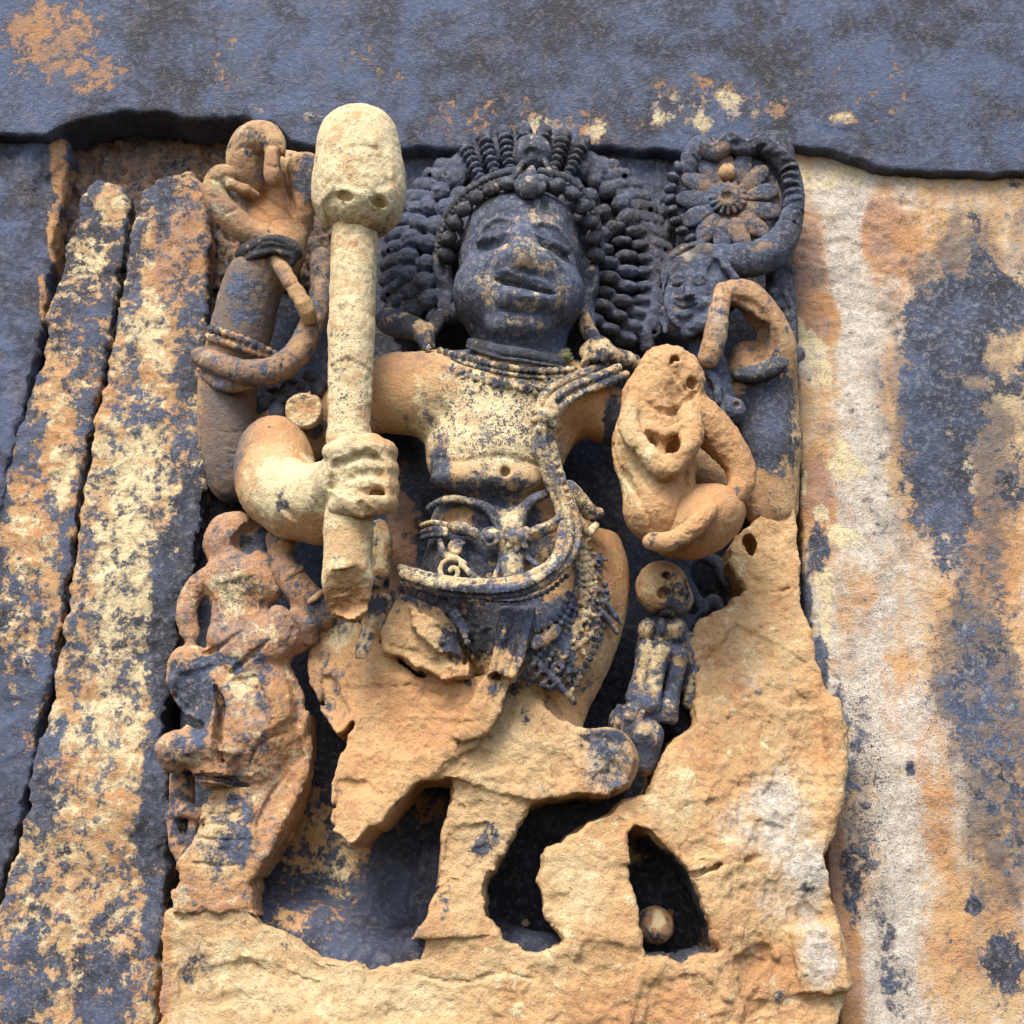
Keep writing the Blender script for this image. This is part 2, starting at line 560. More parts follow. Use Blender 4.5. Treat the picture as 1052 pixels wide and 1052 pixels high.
def build(sc, name, parent=None, base=None, blobs=(), dref=60, rough=(0.5, 9), frac=(0, 30, 3), seed=1, runs=0):
    """sculpt -> one mesh: weathering in the surface itself, then the stains"""
    V, Q = sc.mesh()
    n = normals(V, Q)
    at = paint(V, base or {}, blobs, dref)
    if runs:                                                      # rain has carried stains down the face
        g = V*np.array([1.0, 1.0, 0.26])+np.stack([14*fbm(V, 90, 2, seed+55), 0*V[:, 0], 0*V[:, 0]], 1)
        for k, (a, amp) in enumerate((('wash', 0.50), ('grime', 0.60), ('red', 0.22), ('patina', 0.30))):
            at[a] = at[a]+runs*amp*fbm(g, 44+9*k, 4, seed+60+k, 0.6)
    disp = rough[0]*fbm(V, rough[1], 4, seed, 0.6)
    if frac[0]:
        w = at['frac']
        sel = w > 0.01
        if sel.any():
            disp[sel] += w[sel]*frac[0]*terraces(V[sel], frac[1], frac[2], seed+20)
            disp[sel] += w[sel]*frac[0]*0.55*terraces(V[sel], frac[1]*0.3, frac[2], seed+25)
            rd = 1-np.abs(fbm(V[sel], 15, 3, seed+31, 0.6))*2.2
            disp[sel] -= w[sel]*0.9*np.maximum(rd-0.72, 0)*3
    V = V+n*disp[:, None]
    if parent is not None:
        org = np.array(parent.location)*1000
    else:
        org = np.array([(V[:, 0].min()+V[:, 0].max())/2, (V[:, 1].min()+V[:, 1].max())/2, V[:, 2].min()])
    o = link_mesh(name, V, Q, parent, org, at)
    if parent is None:
        o.location = org*0.001
    return o

def tag(o, label=None, cat=None, group=None, kind=None):
    if label: o['label'] = label
    if cat: o['category'] = cat
    if group: o['group'] = group
    if kind: o['kind'] = kind
    return o
def thing(name, label, cat, px, py, d, group=None):
    o = bpy.data.objects.new(name, None)
    o.empty_display_size = 0.05
    o.location = P(px, py, d)[0]*0.001
    COL.objects.link(o)
    return tag(o, label, cat, group)

# ================================================================== THE WALL
# solid masonry far behind every joint
wall = Sculpt(14)
wall.poly([(-160, -160), (1220, -160), (1220, 1220), (-160, 1220)], -125, -190, rnd=4)
tag(build(wall, 'wall', base={'patina': 0.9}, dref=-125), kind='structure')

s = Sculpt(3.2)
s.poly([(-110, -110), (1170, -110), (1170, 183), (1052, 178), (960, 175), (900, 170), (880, 162), (850, 152), (815, 150), (770, 152),
        (700, 155), (640, 152), (600, 150), (330, 151), (300, 143), (280, 126), (240, 121), (205, 122), (160, 114), (130, 114), (95, 118),
        (60, 128), (45, 137), (0, 136), (-110, 134)],
       [(0, 135, 18), (160, 118, 18), (300, 140, 6), (430, 150, -2), (540, 150, -4), (660, 150, -2), (800, 150, 3), (930, 170, 8), (1050, 178, 10), (0, 0, 60), (180, 0, 60), (360, 0, 58), (540, 0, 58), (720, 0, 58), (900, 0, 60), (1050, 0, 60),
        (0, 70, 38), (180, 65, 40), (360, 75, 32), (540, 75, 28), (720, 75, 30), (900, 80, 34), (1050, 85, 36)], -90, rnd=5, jag=3.5, jscale=40, soft=9000)
tag(build(s, 'lintel_beam', base={'patina': 0.92, 'red': 0.75, 'speck': 0.12, 'grime': .4, 'sheen_mottle': .8}, dref=35, rough=(1.0, 70), frac=(1.5, 60, 3), seed=3, blobs=[
    ('patina', .70, 720, 100, 110, 30), ('wash', .7, 720, 105, 90, 24), ('patina', .72, 560, 118, 60, 18), ('wash', .6, 560, 118, 50, 16), ('patina', .70, 300, 110, 90, 12), ('wash', .8, 300, 108, 90, 12), ('frac', 1, 200, 120, 200, 40), ('frac', 0.5, 700, 120, 300, 60),
    ('patina', 0.40, 55, 40, 62, 50), ('patina', 0.42, 100, 78, 34, 24), ('pale+patina', 0.5, 120, 60, 8),
    ('patina', 0.68, 245, 60, 34, 40), ('wash', 0.5, 245, 60, 30, 36), ('patina', 0.66, 380, 70, 40, 40), ('patina', 0.64, 500, 105, 80, 30),
    ('patina', 0.56, 590, 120, 60, 22), ('patina', 0.60, 700, 85, 55, 28), ('patina', 0.50, 795, 103, 22, 12), ('patina', 0.74, 900, 90, 60, 50),
    ('pale', 0.70, 612, 122, 17, 14), ('patina', 0.36, 612, 122, 14, 11), ('pale', 0.70, 722, 118, 19, 13), ('patina', 0.36, 722, 117, 19, 12),
    ('pale', 0.70, 683, 112, 16, 12), ('patina', 0.36, 683, 112, 15, 12), ('pale', 0.70, 750, 95, 16, 14), ('patina', 0.34, 750, 95, 18, 14),
    ('pale', 0.70, 866, 116, 17, 9), ('patina', 0.36, 866, 116, 17, 9), ('pale', 0.7, 555, 118, 20, 14), ('patina', 0.4, 555, 118, 18, 12),
    ('wash', 0.7, 180, 110, 60, 10), ('wash', 0.6, 960, 140, 60, 30), ('patina', 0.52, 620, 158, 30, 14), ('wash', 0.9, 650, 150, 40, 12)]),
    'dark blue black stone lintel running across the top of the photo', 'lintel')

s = Sculpt(3.0)
s.poly([(40, 100), (345, 100), (345, 300), (200, 300), (70, 260)], -26, -110, rnd=6, jag=3)
tag(build(s, 'rubble_stone', base={'patina': 0.36, 'red': 0.8, 'wash': 0.3, 'speck': 1.0, 'grime': .6}, dref=-26, rough=(7, 14), frac=(6, 14, 3), seed=5,
    blobs=[('frac', 1, 200, 180, 300), ('patina', 0.95, 190, 125, 160, 22)]),
    'rough brown rubble stone in the dark hollow under the lintel', 'stone')

# the three upright stones at the left
s = Sculpt(2.6)
s.poly([(-110, 137), (45, 138), (67, 141), (74, 152), (69, 175), (62, 210), (53, 262), (46, 320), (28, 395), (12, 470), (-24, 620), (-110, 800)],
       [(0, 200, 12), (0, 500, 12), (40, 160, 14), (66, 200, -4)], -110, rnd=8, jag=2.5)
tag(build(s, 'wall_stone', base={'patina': 0.95, 'red': 0.75, 'wash': 0.1, 'sheen_mottle': .85}, dref=8, rough=(2.0, 40), frac=(3, 60, 2), seed=11, blobs=[
    ('frac', 1, 0, 300, 300), ('patina', 0.22, 61, 170, 11, 45, 6), ('patina', 0.22, 53, 240, 8, 45, 8), ('patina', 0.3, 44, 310, 6, 40, 10)]),
    'smooth blue black upright stone with a rusty right edge at far left', 'wall stone')

s = Sculpt(2.6)
s.poly([(76, 226), (80, 205), (90, 190), (105, 183), (122, 187), (131, 197), (132, 212), (128, 250), (122, 290), (113, 340), (105, 395), (93, 432), (88, 470),
        (81, 520), (71, 590), (61, 650), (45, 720), (33, 780), (12, 870), (-13, 960), (-110, 1200), (-110, 700), (-10, 520), (10, 470), (30, 400),
        (48, 345), (48, 325), (60, 280)],
       [(100, 220, 4), (80, 350, 8), (60, 500, 8), (20, 700, 8), (-50, 900, 8)], -110, rnd=8, jag=3, seed=2)
s.chain([(62, 470, 12, 3), (50, 560, 12, 4), (28, 640, 12, 3), (8, 720, 12, 3)], k=4, op='s')
tag(build(s, 'wall_stone', base={'patina': 0.60, 'red': 0.50, 'pale': 0.42, 'grime': .2, 'sheen_mottle': .5}, dref=8, rough=(1.6, 30), frac=(4, 60, 3), seed=13, blobs=[
    ('frac', 1, 50, 500, 500), ('patina', 0.30, 112, 210, 16, 24), ('patina', 0.62, 100, 300, 30, 70), ('pale', 0.6, 92, 265, 18, 30), ('patina', 0.35, 92, 265, 16, 26),
    ('patina', 0.36, 60, 400, 20, 60, 8), ('patina', 0.24, 60, 470, 18, 60, 8), ('pale', 0.55, 62, 480, 16, 50), ('patina', 0.28, 30, 540, 28, 60, 8), ('patina', 0.62, 70, 560, 9, 60),
    ('patina', 0.30, 52, 620, 12, 50, 8), ('patina', 0.72, 20, 700, 40, 70), ('patina', 0.46, 20, 660, 20, 40), ('patina', 0.85, 0, 850, 60, 90), ('pale', .5, 10, 620, 20, 60)]),
    'narrow flaking dark stone with orange patches beside the blue black stone', 'wall stone')

s = Sculpt(2.6)
s.poly([(139, 212), (143, 192), (158, 183), (178, 177), (196, 174), (211, 185), (215, 210), (213, 330), (213, 480), (206, 540), (192, 600),
        (180, 660), (166, 740), (172, 800), (174, 870), (168, 940), (160, 1000), (157, 1200), (-130, 1200), (-9, 960), (18, 850), (37, 770), (56, 690), (73, 590), (84, 500),
        (96, 432), (109, 385), (117, 330), (129, 262)],
       [(170, 220, 4), (160, 400, 10), (140, 600, 14), (120, 800, 16), (90, 1000, 16), (190, 700, 0), (180, 900, 2), (205, 400, 2)], -110, rnd=9, jag=3, seed=4)
s.chain([(84, 446, 14, 2.5), (120, 432, 14, 3), (150, 424, 12, 2.5), (188, 410, 12, 2)], k=3, op='s')
s.chain([(200, 440, 0, 2), (206, 510, 0, 5), (198, 570, 0, 4)], k=3, op='s')
tag(build(s, 'wall_stone', base={'patina': 0.43, 'red': 0.45, 'pale': 0.44, 'speck': 0.4, 'grime': .12, 'sheen_mottle': .45}, dref=12, rough=(1.4, 26), frac=(3.5, 70, 3), seed=17, runs=0.5, blobs=[
    ('frac', 1, 120, 600, 600),
    ('red', 0.85, 185, 235, 40, 70), ('pale', 0.15, 190, 260, 30, 90), ('patina', 0.55, 160, 200, 30, 30), ('patina', 0.37, 195, 230, 26, 50),
    ('patina', 0.60, 135, 270, 16, 50), ('patina', 0.33, 160, 300, 22, 60), ('pale', 0.75, 150, 330, 24, 40), ('patina', 0.37, 165, 370, 40, 30),
    ('patina', 0.50, 125, 400, 26, 40), ('patina', 0.60, 205, 340, 9, 60), ('red+patina', 0.62, 195, 380, 20, 40), ('patina', 0.66, 160, 425, 50, 12),
    ('pale', 0.85, 140, 490, 32, 40), ('patina', 0.38, 140, 490, 40, 44), ('patina', 0.55, 195, 460, 20, 50),
    ('pale', 0.8, 130, 600, 40, 70), ('patina', 0.34, 130, 590, 36, 60), ('patina', 0.95, 196, 545, 18, 60), ('patina', 0.9, 172, 600, 16, 60), ('patina', 0.9, 162, 680, 14, 50),
    ('patina', 0.58, 78, 660, 16, 50), ('pale', 0.7, 120, 720, 40, 80), ('patina', 0.35, 120, 720, 36, 60), ('patina', 0.92, 164, 800, 18, 110), ('patina', 0.8, 160, 930, 14, 60),
    ('patina', 0.33, 110, 820, 36, 70), ('patina', 0.7, 46, 800, 26, 60), ('patina', 0.5, 60, 900, 40, 40), ('patina', 0.34, 90, 910, 34, 40),
    ('patina', 0.62, 30, 1000, 60, 50), ('patina', 0.6, 110, 1010, 40, 50), ('patina', 0.85, 150, 860, 10, 40)]),
    'wide cream and blue black mottled stone left of the carved figures', 'wall stone')

# the big slab at the right
s = Sculpt(2.8)
s.poly([(800, 140), (845, 138), (880, 150), (902, 160), (960, 164), (1052, 168), (1180, 172), (1180, 1200), (880, 1200), (862, 1052), (852, 900), (846, 740), (834, 680),
        (826, 600), (824, 520), (818, 380), (812, 200)],
       [(840, 300, -2), (880, 600, 0), (900, 900, 0), (1000, 400, 12), (1000, 800, 12), (840, 172, 0), (920, 186, 4), (860, 150, 0), (960, 168, 4), (1060, 172, 6), (850, 900, -14), (838, 620, -10)], -110, rnd=6, jag=2, seed=6)
s.chain([(936, 591, 12, 2.2), (966, 592, 12, 1.8)], k=2, op='s').chain([(936, 593, 12, 1.8), (962, 612, 12, 1.2)], k=2, op='s')
for (x, y, r) in [(934, 790, 5), (1003, 930, 8), (882, 335, 3), (904, 392, 4), (890, 430, 5)]:
    s.ball(x, y, 9, r, k=3, op='s')
tag(build(s, 'wall_slab', base={'patina': 0.12, 'red': 0.46, 'wash': 0.56, 'pale': 0.06, 'speck': 0.5, 'grime': 0.10, 'sheen_mottle': .5}, dref=6, rough=(1.4, 22), frac=(2.5, 24, 3), seed=19, runs=0.75, blobs=[
    ('frac', 1, 900, 260, 120), ('frac', .5, 950, 700, 300), ('grime', .35, 1030, 250, 40, 50), ('grime', .4, 1010, 570, 40, 40), ('red', 0.95, 832, 260, 22, 60), ('wash', 0.05, 832, 260, 20, 60), ('wash', 0.85, 868, 230, 22, 60),
    ('pale', 0.6, 850, 180, 60, 18), ('wash', 0.1, 915, 245, 34, 40), ('red', 0.85, 915, 245, 26, 40), ('red', 0.95, 840, 320, 40, 30), ('wash', 0.05, 840, 318, 36, 26),
    ('red', 0.5, 985, 230, 70, 50), ('pale', 0.22, 970, 250, 40, 40), ('wash', 0.45, 1000, 240, 70, 60), ('grime', .25, 1010, 240, 50, 50), ('patina', 0.55, 1000, 225, 8, 40), ('patina', 0.5, 1010, 270, 20, 20),
    ('wash', 0.84, 890, 400, 26, 130), ('wash', 0.84, 895, 600, 28, 160), ('wash', 0.84, 908, 760, 34, 100), ('wash', 0.84, 925, 900, 36, 160), ('wash', 0.84, 880, 300, 20, 60),
    ('grime', .7, 985, 390, 90, 170), ('patina', 0.84, 985, 325, 70, 44), ('patina', 0.90, 1025, 310, 60, 34), ('patina', 0.80, 962, 420, 42, 100), ('patina', 0.75, 1010, 400, 70, 60), ('patina', 0.74, 972, 505, 44, 60),
    ('patina', 0.25, 1028, 365, 20, 30), ('patina', 0.3, 1040, 440, 36, 40), ('red', 0.25, 1030, 420, 40, 90), ('wash', .1, 1030, 420, 40, 90), ('patina', 0.32, 1010, 490, 18, 40), ('patina', 0.55, 1040, 500, 20, 40),
    ('patina', 0.42, 982, 385, 20, 12), ('patina', 0.35, 1000, 395, 20, 10), ('patina', 0.6, 975, 565, 20, 40),
    ('wash', 0.12, 1020, 560, 40, 60), ('red', 0.5, 1020, 560, 50, 80),
    ('grime', 0.8, 1015, 740, 54, 190), ('wash', .25, 1015, 740, 54, 190), ('patina', .44, 1010, 720, 50, 150), ('grime', 0.9, 1000, 690, 50, 66), ('patina', 0.56, 1000, 680, 44, 56), ('speck', 1, 1000, 720, 60, 120), ('grime', .7, 1025, 760, 40, 70), ('patina', 0.60, 985, 700, 26, 60), ('grime', 0.75, 1040, 850, 34, 80), ('patina', 0.48, 1040, 850, 30, 70), ('patina', 0.44, 1020, 800, 24, 40), ('patina', 0.66, 1035, 990, 26, 30),
    ('wash', 0.35, 1000, 900, 60, 90), ('red', 0.5, 1000, 960, 60, 120), ('grime', .3, 1000, 960, 60, 90), ('wash', 0.1, 1010, 990, 60, 60),
    ('red', 0.7, 940, 760, 16, 60), ('red', 0.9, 842, 500, 22, 40), ('wash', 0.1, 842, 520, 20, 60),
    ('pale', 0.68, 826, 345, 14, 26), ('pale', 0.68, 844, 375, 16, 40), ('pale', 0.68, 862, 470, 16, 26), ('pale', 0.68, 874, 480, 22, 14), ('pale', 0.68, 846, 525, 10, 12),
    ('pale', 0.68, 868, 548, 30, 14, -25), ('pale', 0.68, 824, 490, 8, 30), ('pale', 0.68, 850, 600, 14, 30), ('pale', 0.68, 852, 640, 10, 40),
    ('patina', 0.6, 842, 560, 14, 30), ('patina', 0.75, 830, 620, 9, 50), ('patina', 0.7, 846, 680, 10, 40),
    ('patina', 0.60, 864, 760, 13, 70), ('patina', 0.46, 885, 780, 13, 70), ('patina', 0.50, 890, 880, 14, 60), ('patina', 0.54, 912, 970, 13, 70), ('patina', 0.62, 876, 900, 10, 60),
    ('patina', 0.5, 930, 1020, 12, 40), ('red', 0.95, 862, 900, 12, 120), ('wash', 0.0, 858, 900, 13, 140), ('red', 0.8, 880, 1000, 16, 60), ('wash', 0.05, 876, 1010, 14, 60),
    ('speck', 1.0, 890, 800, 30, 120), ('patina', 0.9, 935, 790, 6, 8), ('patina', 0.9, 1003, 931, 10, 10), ('patina', 0.6, 905, 395, 5)]),
    'large pale weathered slab with white streaks and a dark stain at right', 'wall slab')

# ================================================================== THE CARVED BLOCK
block = thing('carved_block', 'big orange carved sandstone block with broken face that carries the figures', 'stone block', 515, 1150, 60)
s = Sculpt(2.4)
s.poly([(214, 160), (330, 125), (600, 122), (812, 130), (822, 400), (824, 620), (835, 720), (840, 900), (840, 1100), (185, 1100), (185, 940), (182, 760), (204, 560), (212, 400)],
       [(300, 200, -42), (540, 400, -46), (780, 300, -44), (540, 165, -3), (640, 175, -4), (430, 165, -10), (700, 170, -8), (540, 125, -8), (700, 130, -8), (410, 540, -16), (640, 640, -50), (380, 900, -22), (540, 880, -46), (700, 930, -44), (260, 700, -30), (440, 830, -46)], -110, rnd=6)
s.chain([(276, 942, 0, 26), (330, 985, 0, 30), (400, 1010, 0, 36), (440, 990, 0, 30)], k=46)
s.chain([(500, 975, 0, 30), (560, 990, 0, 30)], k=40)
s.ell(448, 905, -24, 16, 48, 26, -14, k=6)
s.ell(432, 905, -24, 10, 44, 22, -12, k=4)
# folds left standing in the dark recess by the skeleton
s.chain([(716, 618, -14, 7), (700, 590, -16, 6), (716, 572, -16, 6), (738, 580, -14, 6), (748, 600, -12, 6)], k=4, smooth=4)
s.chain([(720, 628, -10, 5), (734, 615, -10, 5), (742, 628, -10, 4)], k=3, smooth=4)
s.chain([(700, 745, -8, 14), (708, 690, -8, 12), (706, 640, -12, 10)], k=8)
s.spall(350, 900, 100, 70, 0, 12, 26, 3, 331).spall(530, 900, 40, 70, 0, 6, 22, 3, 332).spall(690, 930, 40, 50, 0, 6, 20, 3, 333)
build(s, 'recess', block, base={'patina': 0.90, 'red': 0.8, 'pale': 0.15, 'sheen_mottle': .3, 'speck': .3}, dref=-30, rough=(1.6, 24), seed=22, blobs=[
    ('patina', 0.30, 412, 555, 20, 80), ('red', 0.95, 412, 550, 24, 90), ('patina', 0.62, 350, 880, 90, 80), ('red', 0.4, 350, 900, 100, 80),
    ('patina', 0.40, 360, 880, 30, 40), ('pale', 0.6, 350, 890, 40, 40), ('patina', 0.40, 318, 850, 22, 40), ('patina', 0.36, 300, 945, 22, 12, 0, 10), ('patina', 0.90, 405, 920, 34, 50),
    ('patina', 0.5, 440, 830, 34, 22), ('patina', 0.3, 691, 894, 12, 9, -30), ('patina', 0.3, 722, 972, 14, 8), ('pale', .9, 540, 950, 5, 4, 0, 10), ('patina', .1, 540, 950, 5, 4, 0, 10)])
s = Sculpt(1.9)
RIGHT = [(800, 514), (818, 508), (822, 560), (824, 620), (838, 670), (853, 720), (860, 765), (855, 830), (846, 880), (858, 930), (872, 985), (868, 1035), (856, 1060), (852, 1200),
         (158, 1200), (160, 1060), (163, 1000), (169, 936), (210, 928), (250, 930), (264, 947), (300, 967), (330, 986), (380, 992), (432, 986), (442, 955), (500, 942), (518, 967), (552, 979), (580, 968),
         (560, 938), (553, 905), (562, 873), (600, 848), (628, 833), (640, 820), (668, 815), (676, 790), (690, 762), (706, 752), (716, 740), (712, 690), (714, 634), (766, 606), (745, 577), (757, 545)]
s.poly(RIGHT, [(220, 1000, 58), (400, 1030, 74), (560, 1010, 82), (700, 1030, 82), (840, 1030, 52), (600, 900, 84), (560, 925, 82), (700, 830, 74), (760, 700, 44), (780, 600, 26), (810, 540, 18),
               (850, 760, 36), (820, 850, 56), (860, 980, 40), (690, 870, 76), (650, 860, 88), (400, 1100, 90), (720, 660, 40), (600, 960, 92), (780, 760, 52)], -60, rnd=4, k=12, jag=2.2, jscale=22, seed=3)
s.poly([(645, 858), (652, 851), (664, 855), (688, 876), (700, 892), (716, 912), (728, 945), (737, 976), (700, 984), (662, 982), (657, 945), (650, 905)], 140, -34, rnd=4, k=6, op='s', dref=70, jag=2)
s.ell(771, 560, 22, 5, 11, 40, 8, k=3, op='s')
# scars, flakes and cracks of the broken face
s.chain([(706, 902, 72, 1.6), (735, 890, 66, 2.2), (765, 884, 62, 2.4), (800, 878, 62, 2), (820, 880, 58, 1.6)], k=3, op='s', smooth=5)
s.chain([(775, 695, 50, 2.2), (790, 682, 48, 2.5), (797, 672, 44, 1.2)], k=4, op='s')
s.ell(772, 668, 44, 26, 40, 7, -20, k=4, op='s')
s.chain([(575, 955, 92, 1.8), (605, 962, 94, 2.4), (640, 975, 90, 1.8), (655, 990, 88, 1.4)], k=4, op='s', smooth=5)
s.chain([(460, 968, 84, 1.6), (485, 962, 86, 2.2), (515, 976, 86, 1.6)], k=3, op='s', smooth=4)
s.chain([(792, 610, 28, 1.8), (818, 603, 22, 2.2)], k=3, op='s')
s.chain([(855, 725, 40, 9), (861, 765, 42, 10), (855, 825, 44, 9), (846, 870, 44, 6)], k=8, smooth=4)
s.box(842, 985, 54, 26, 34, 12, 8, rnd=6, k=10)
s.scar([(700, 700), (760, 640), (800, 660), (798, 676), (775, 700), (745, 730), (715, 720)], 44, 3, 3)
s.scar([(660, 1010), (720, 1000), (760, 1040), (740, 1080), (640, 1080)], 84, 3, 2.5, seed=3)
s.scar([(755, 985), (790, 970), (806, 990), (800, 1040), (770, 1050)], 76, 4, 2, seed=4)
s.scar([(600, 965), (660, 975), (655, 1000), (620, 1010), (590, 990)], 86, 3, 2, seed=5)
s.scar([(180, 1000), (260, 985), (330, 1010), (300, 1060), (190, 1080)], 64, 2.5, 2, seed=6)
s.scar([(690, 830), (740, 820), (760, 850), (735, 880), (700, 880)], 70, 2.5, 2, seed=7)
s.scar([(760, 740), (800, 735), (830, 770), (820, 800), (780, 800)], 50, 2.5, 2.5, seed=8)
s.groove([(420, 1000), (470, 1010), (520, 1000), (560, 1012)], 84, 3, 2.5)
s.spall(480, 1040, 330, 60, 75, 34, 36, 2.6, 301).spall(775, 720, 70, 150, 42, 20, 36, 2.8, 302, 14).spall(770, 880, 80, 120, 58, 20, 30, 2.8, 303).spall(612, 905, 44, 66, 84, 10, 26, 2.6, 304).spall(800, 1010, 60, 40, 60, 6, 28, 4, 305)
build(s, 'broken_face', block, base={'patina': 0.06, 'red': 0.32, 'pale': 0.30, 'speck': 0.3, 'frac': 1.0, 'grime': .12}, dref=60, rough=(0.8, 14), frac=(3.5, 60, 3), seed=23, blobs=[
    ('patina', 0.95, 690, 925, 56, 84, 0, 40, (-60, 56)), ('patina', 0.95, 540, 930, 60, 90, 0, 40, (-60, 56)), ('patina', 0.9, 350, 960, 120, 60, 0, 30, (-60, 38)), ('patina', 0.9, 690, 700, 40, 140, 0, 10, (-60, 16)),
    ('red', 0.45, 850, 700, 14, 140), ('frac', 0.6, 610, 910, 60, 90),
    ('wash', 0.85, 800, 840, 40, 56), ('wash', 0.75, 830, 900, 26, 60), ('wash', 0.7, 840, 985, 24, 40), ('wash', 0.5, 760, 850, 30, 30), ('wash', 0.45, 800, 930, 40, 30), ('speck', 0.8, 812, 800, 24, 26),
    ('patina', 0.3, 815, 800, 18, 16), ('wash', .4, 775, 680, 22, 34), ('red', .42, 740, 700, 40, 80), ('red', .15, 700, 800, 40, 40), ('grime', .25, 760, 900, 60, 14), ('grime', .2, 690, 990, 90, 14), ('grime', .18, 500, 1040, 160, 12), ('grime', .3, 178, 1010, 16, 60), ('grime', .2, 590, 960, 40, 12), ('red', .12, 600, 900, 40, 40), ('red', .48, 480, 1035, 80, 24), ('red', .5, 300, 1040, 60, 20), ('red', .4, 290, 1000, 16, 12), ('red', .5, 720, 960, 26, 20),
    ('red', 0.5, 620, 1010, 50, 40), ('red', 0.52, 780, 990, 50, 40), ('red', 0.45, 700, 1040, 120, 30), ('red', 0.5, 735, 760, 60, 60), ('red', .12, 690, 830, 30, 30), ('pale', .5, 240, 985, 50, 40), ('pale', .45, 700, 820, 40, 30), ('red', 0.12, 350, 1020, 140, 30),
    ('patina', 0.42, 200, 1000, 20, 30), ('patina', 0.42, 215, 930, 44, 16), ('patina', 0.3, 700, 940, 6), ('red', 0.9, 168, 1000, 8, 60), ('patina', .4, 668, 880, 10, 6), ('patina', .3, 620, 890, 16, 10),
    ('patina', 0.35, 830, 915, 12, 12), ('patina', .28, 805, 1030, 16, 12)])
s = Sculpt(1.6)
s.ball(673, 950, 4, 19, k=4).ell(676, 955, 12, 15, 12, 12, k=5)
build(s, 'knob', block, base={'patina': 0.42, 'red': 0.7, 'pale': 0.3}, dref=10, seed=29, blobs=[('pale', .9, 676, 945, 7, 10), ('patina', .1, 676, 945, 8, 12)])

# ================================================================== THE DEITY
deity = thing('deity_statue', 'fat faced dark stone deity statue with curled hair and pale bare belly', 'statue', 520, 960, 60)
s = Sculpt(1.7)
# torso
s.ell(515, 425, 62, 86, 66, 58, k=18).ell(508, 470, 72, 70, 52, 58, k=18)
s.chain([(446, 404, 70, 40), (520, 398, 74, 40), (588, 408, 68, 36)], k=16)
s.ell(502, 494, 100, 60, 20, 32, -2, k=14)                        # belly roll
s.ell(508, 540, 55, 66, 44, 52, k=14)
s.ell(544, 612, 42, 95, 104, 66, k=18).ell(482, 592, 50, 50, 56, 58, k=16)
s.ell(560, 660, 52, 66, 66, 60, -20, k=16)
s.chain([(519, 474, 170, 3), (519, 486, 120, 5)], k=5, op='s')    # navel
# neck and head
s.chain([(534, 375, 60, 50), (534, 330, 70, 46)], k=10)
s.ell(535, 270, 76, 64, 76, 66, 0, 0, k=8).ell(532, 312, 84, 65, 42, 58, k=14)
s.ell(536, 228, 104, 52, 30, 36, k=12)
s.ball(495, 294, 112, 27, k=18).ball(572, 300, 112, 27, k=18)      # cheeks
s.ell(531, 336, 114, 30, 15, 22, k=20)                            # chin
s.ell(508, 245, 150, 25, 8, 14, 6, k=9, op='s').ell(568, 252, 150, 24, 8, 14, -18, k=9, op='s')
s.ell(508, 247, 130, 20, 5.2, 12, 6, k=4).ell(568, 254, 129, 19, 5.2, 12, -18, k=4)
s.chain([(537, 232, 138, 9), (537, 250, 142, 13), (537, 262, 145, 18)], k=11).ball(518, 268, 140, 12, 8).ball(558, 271, 140, 12, 8)      # nose, worn broad and flat
s.ell(538, 278, 130, 42, 15, 16, -5, k=16).ell(519, 268, 138, 12, 9, 11, k=10).ell(557, 271, 138, 12, 9, 11, k=10)
s.ell(539, 308, 132, 30, 11, 16, -5, k=12)                                       # worn lips
s.groove([(508, 284), (522, 289), (540, 293), (556, 297), (570, 298)], 146, 4.2, 7, smooth=3).groove([(512, 279), (526, 281), (540, 285), (556, 288), (566, 292)], 146, 5, -2.4).groove([(516, 301), (536, 306), (560, 306)], 142, 6, -2)
s.groove([(489, 251), (500, 243), (514, 241), (530, 249)], 135, 2.2, -1.6).groove([(489, 252), (504, 255), (520, 254), (531, 249)], 135, 2, 1.6)
s.groove([(548, 247), (562, 247), (576, 253), (588, 266)], 135, 2.2, -1.6).groove([(548, 249), (560, 258), (574, 263), (588, 268)], 135, 2, 1.6)
s.groove([(489, 238), (504, 226), (520, 226), (532, 236)], 138, 4, -2.6).groove([(544, 236), (558, 229), (576, 232), (592, 246)], 138, 4, -2.6)
s.groove([(514, 262), (503, 274), (499, 292), (506, 312)], 138, 5, 2.6).groove([(562, 266), (577, 282), (580, 300), (574, 318)], 138, 5, 2.6)
s.groove([(512, 318), (530, 323), (552, 322), (564, 316)], 130, 5, 2.0)
s.groove([(524, 276), (532, 280), (538, 277), (546, 281), (554, 279)], 150, 3, 1.6)
# ears
for (x, y, sg) in ((455, 280, 1), (606, 292, -1)):
    s.ell(x, y, 66, 10, 26, 16, 8*sg, k=4)
    s.ell(x-1*sg, y-6, 84, 6, 13, 10, 8*sg, k=3, op='s')
    s.chain([(x+4*sg, y+14, 66, 8), (x+1*sg, y+44, 68, 7)], k=4)
    s.ball(x+2*sg, y+34, 80, 6, k=2, op='s')
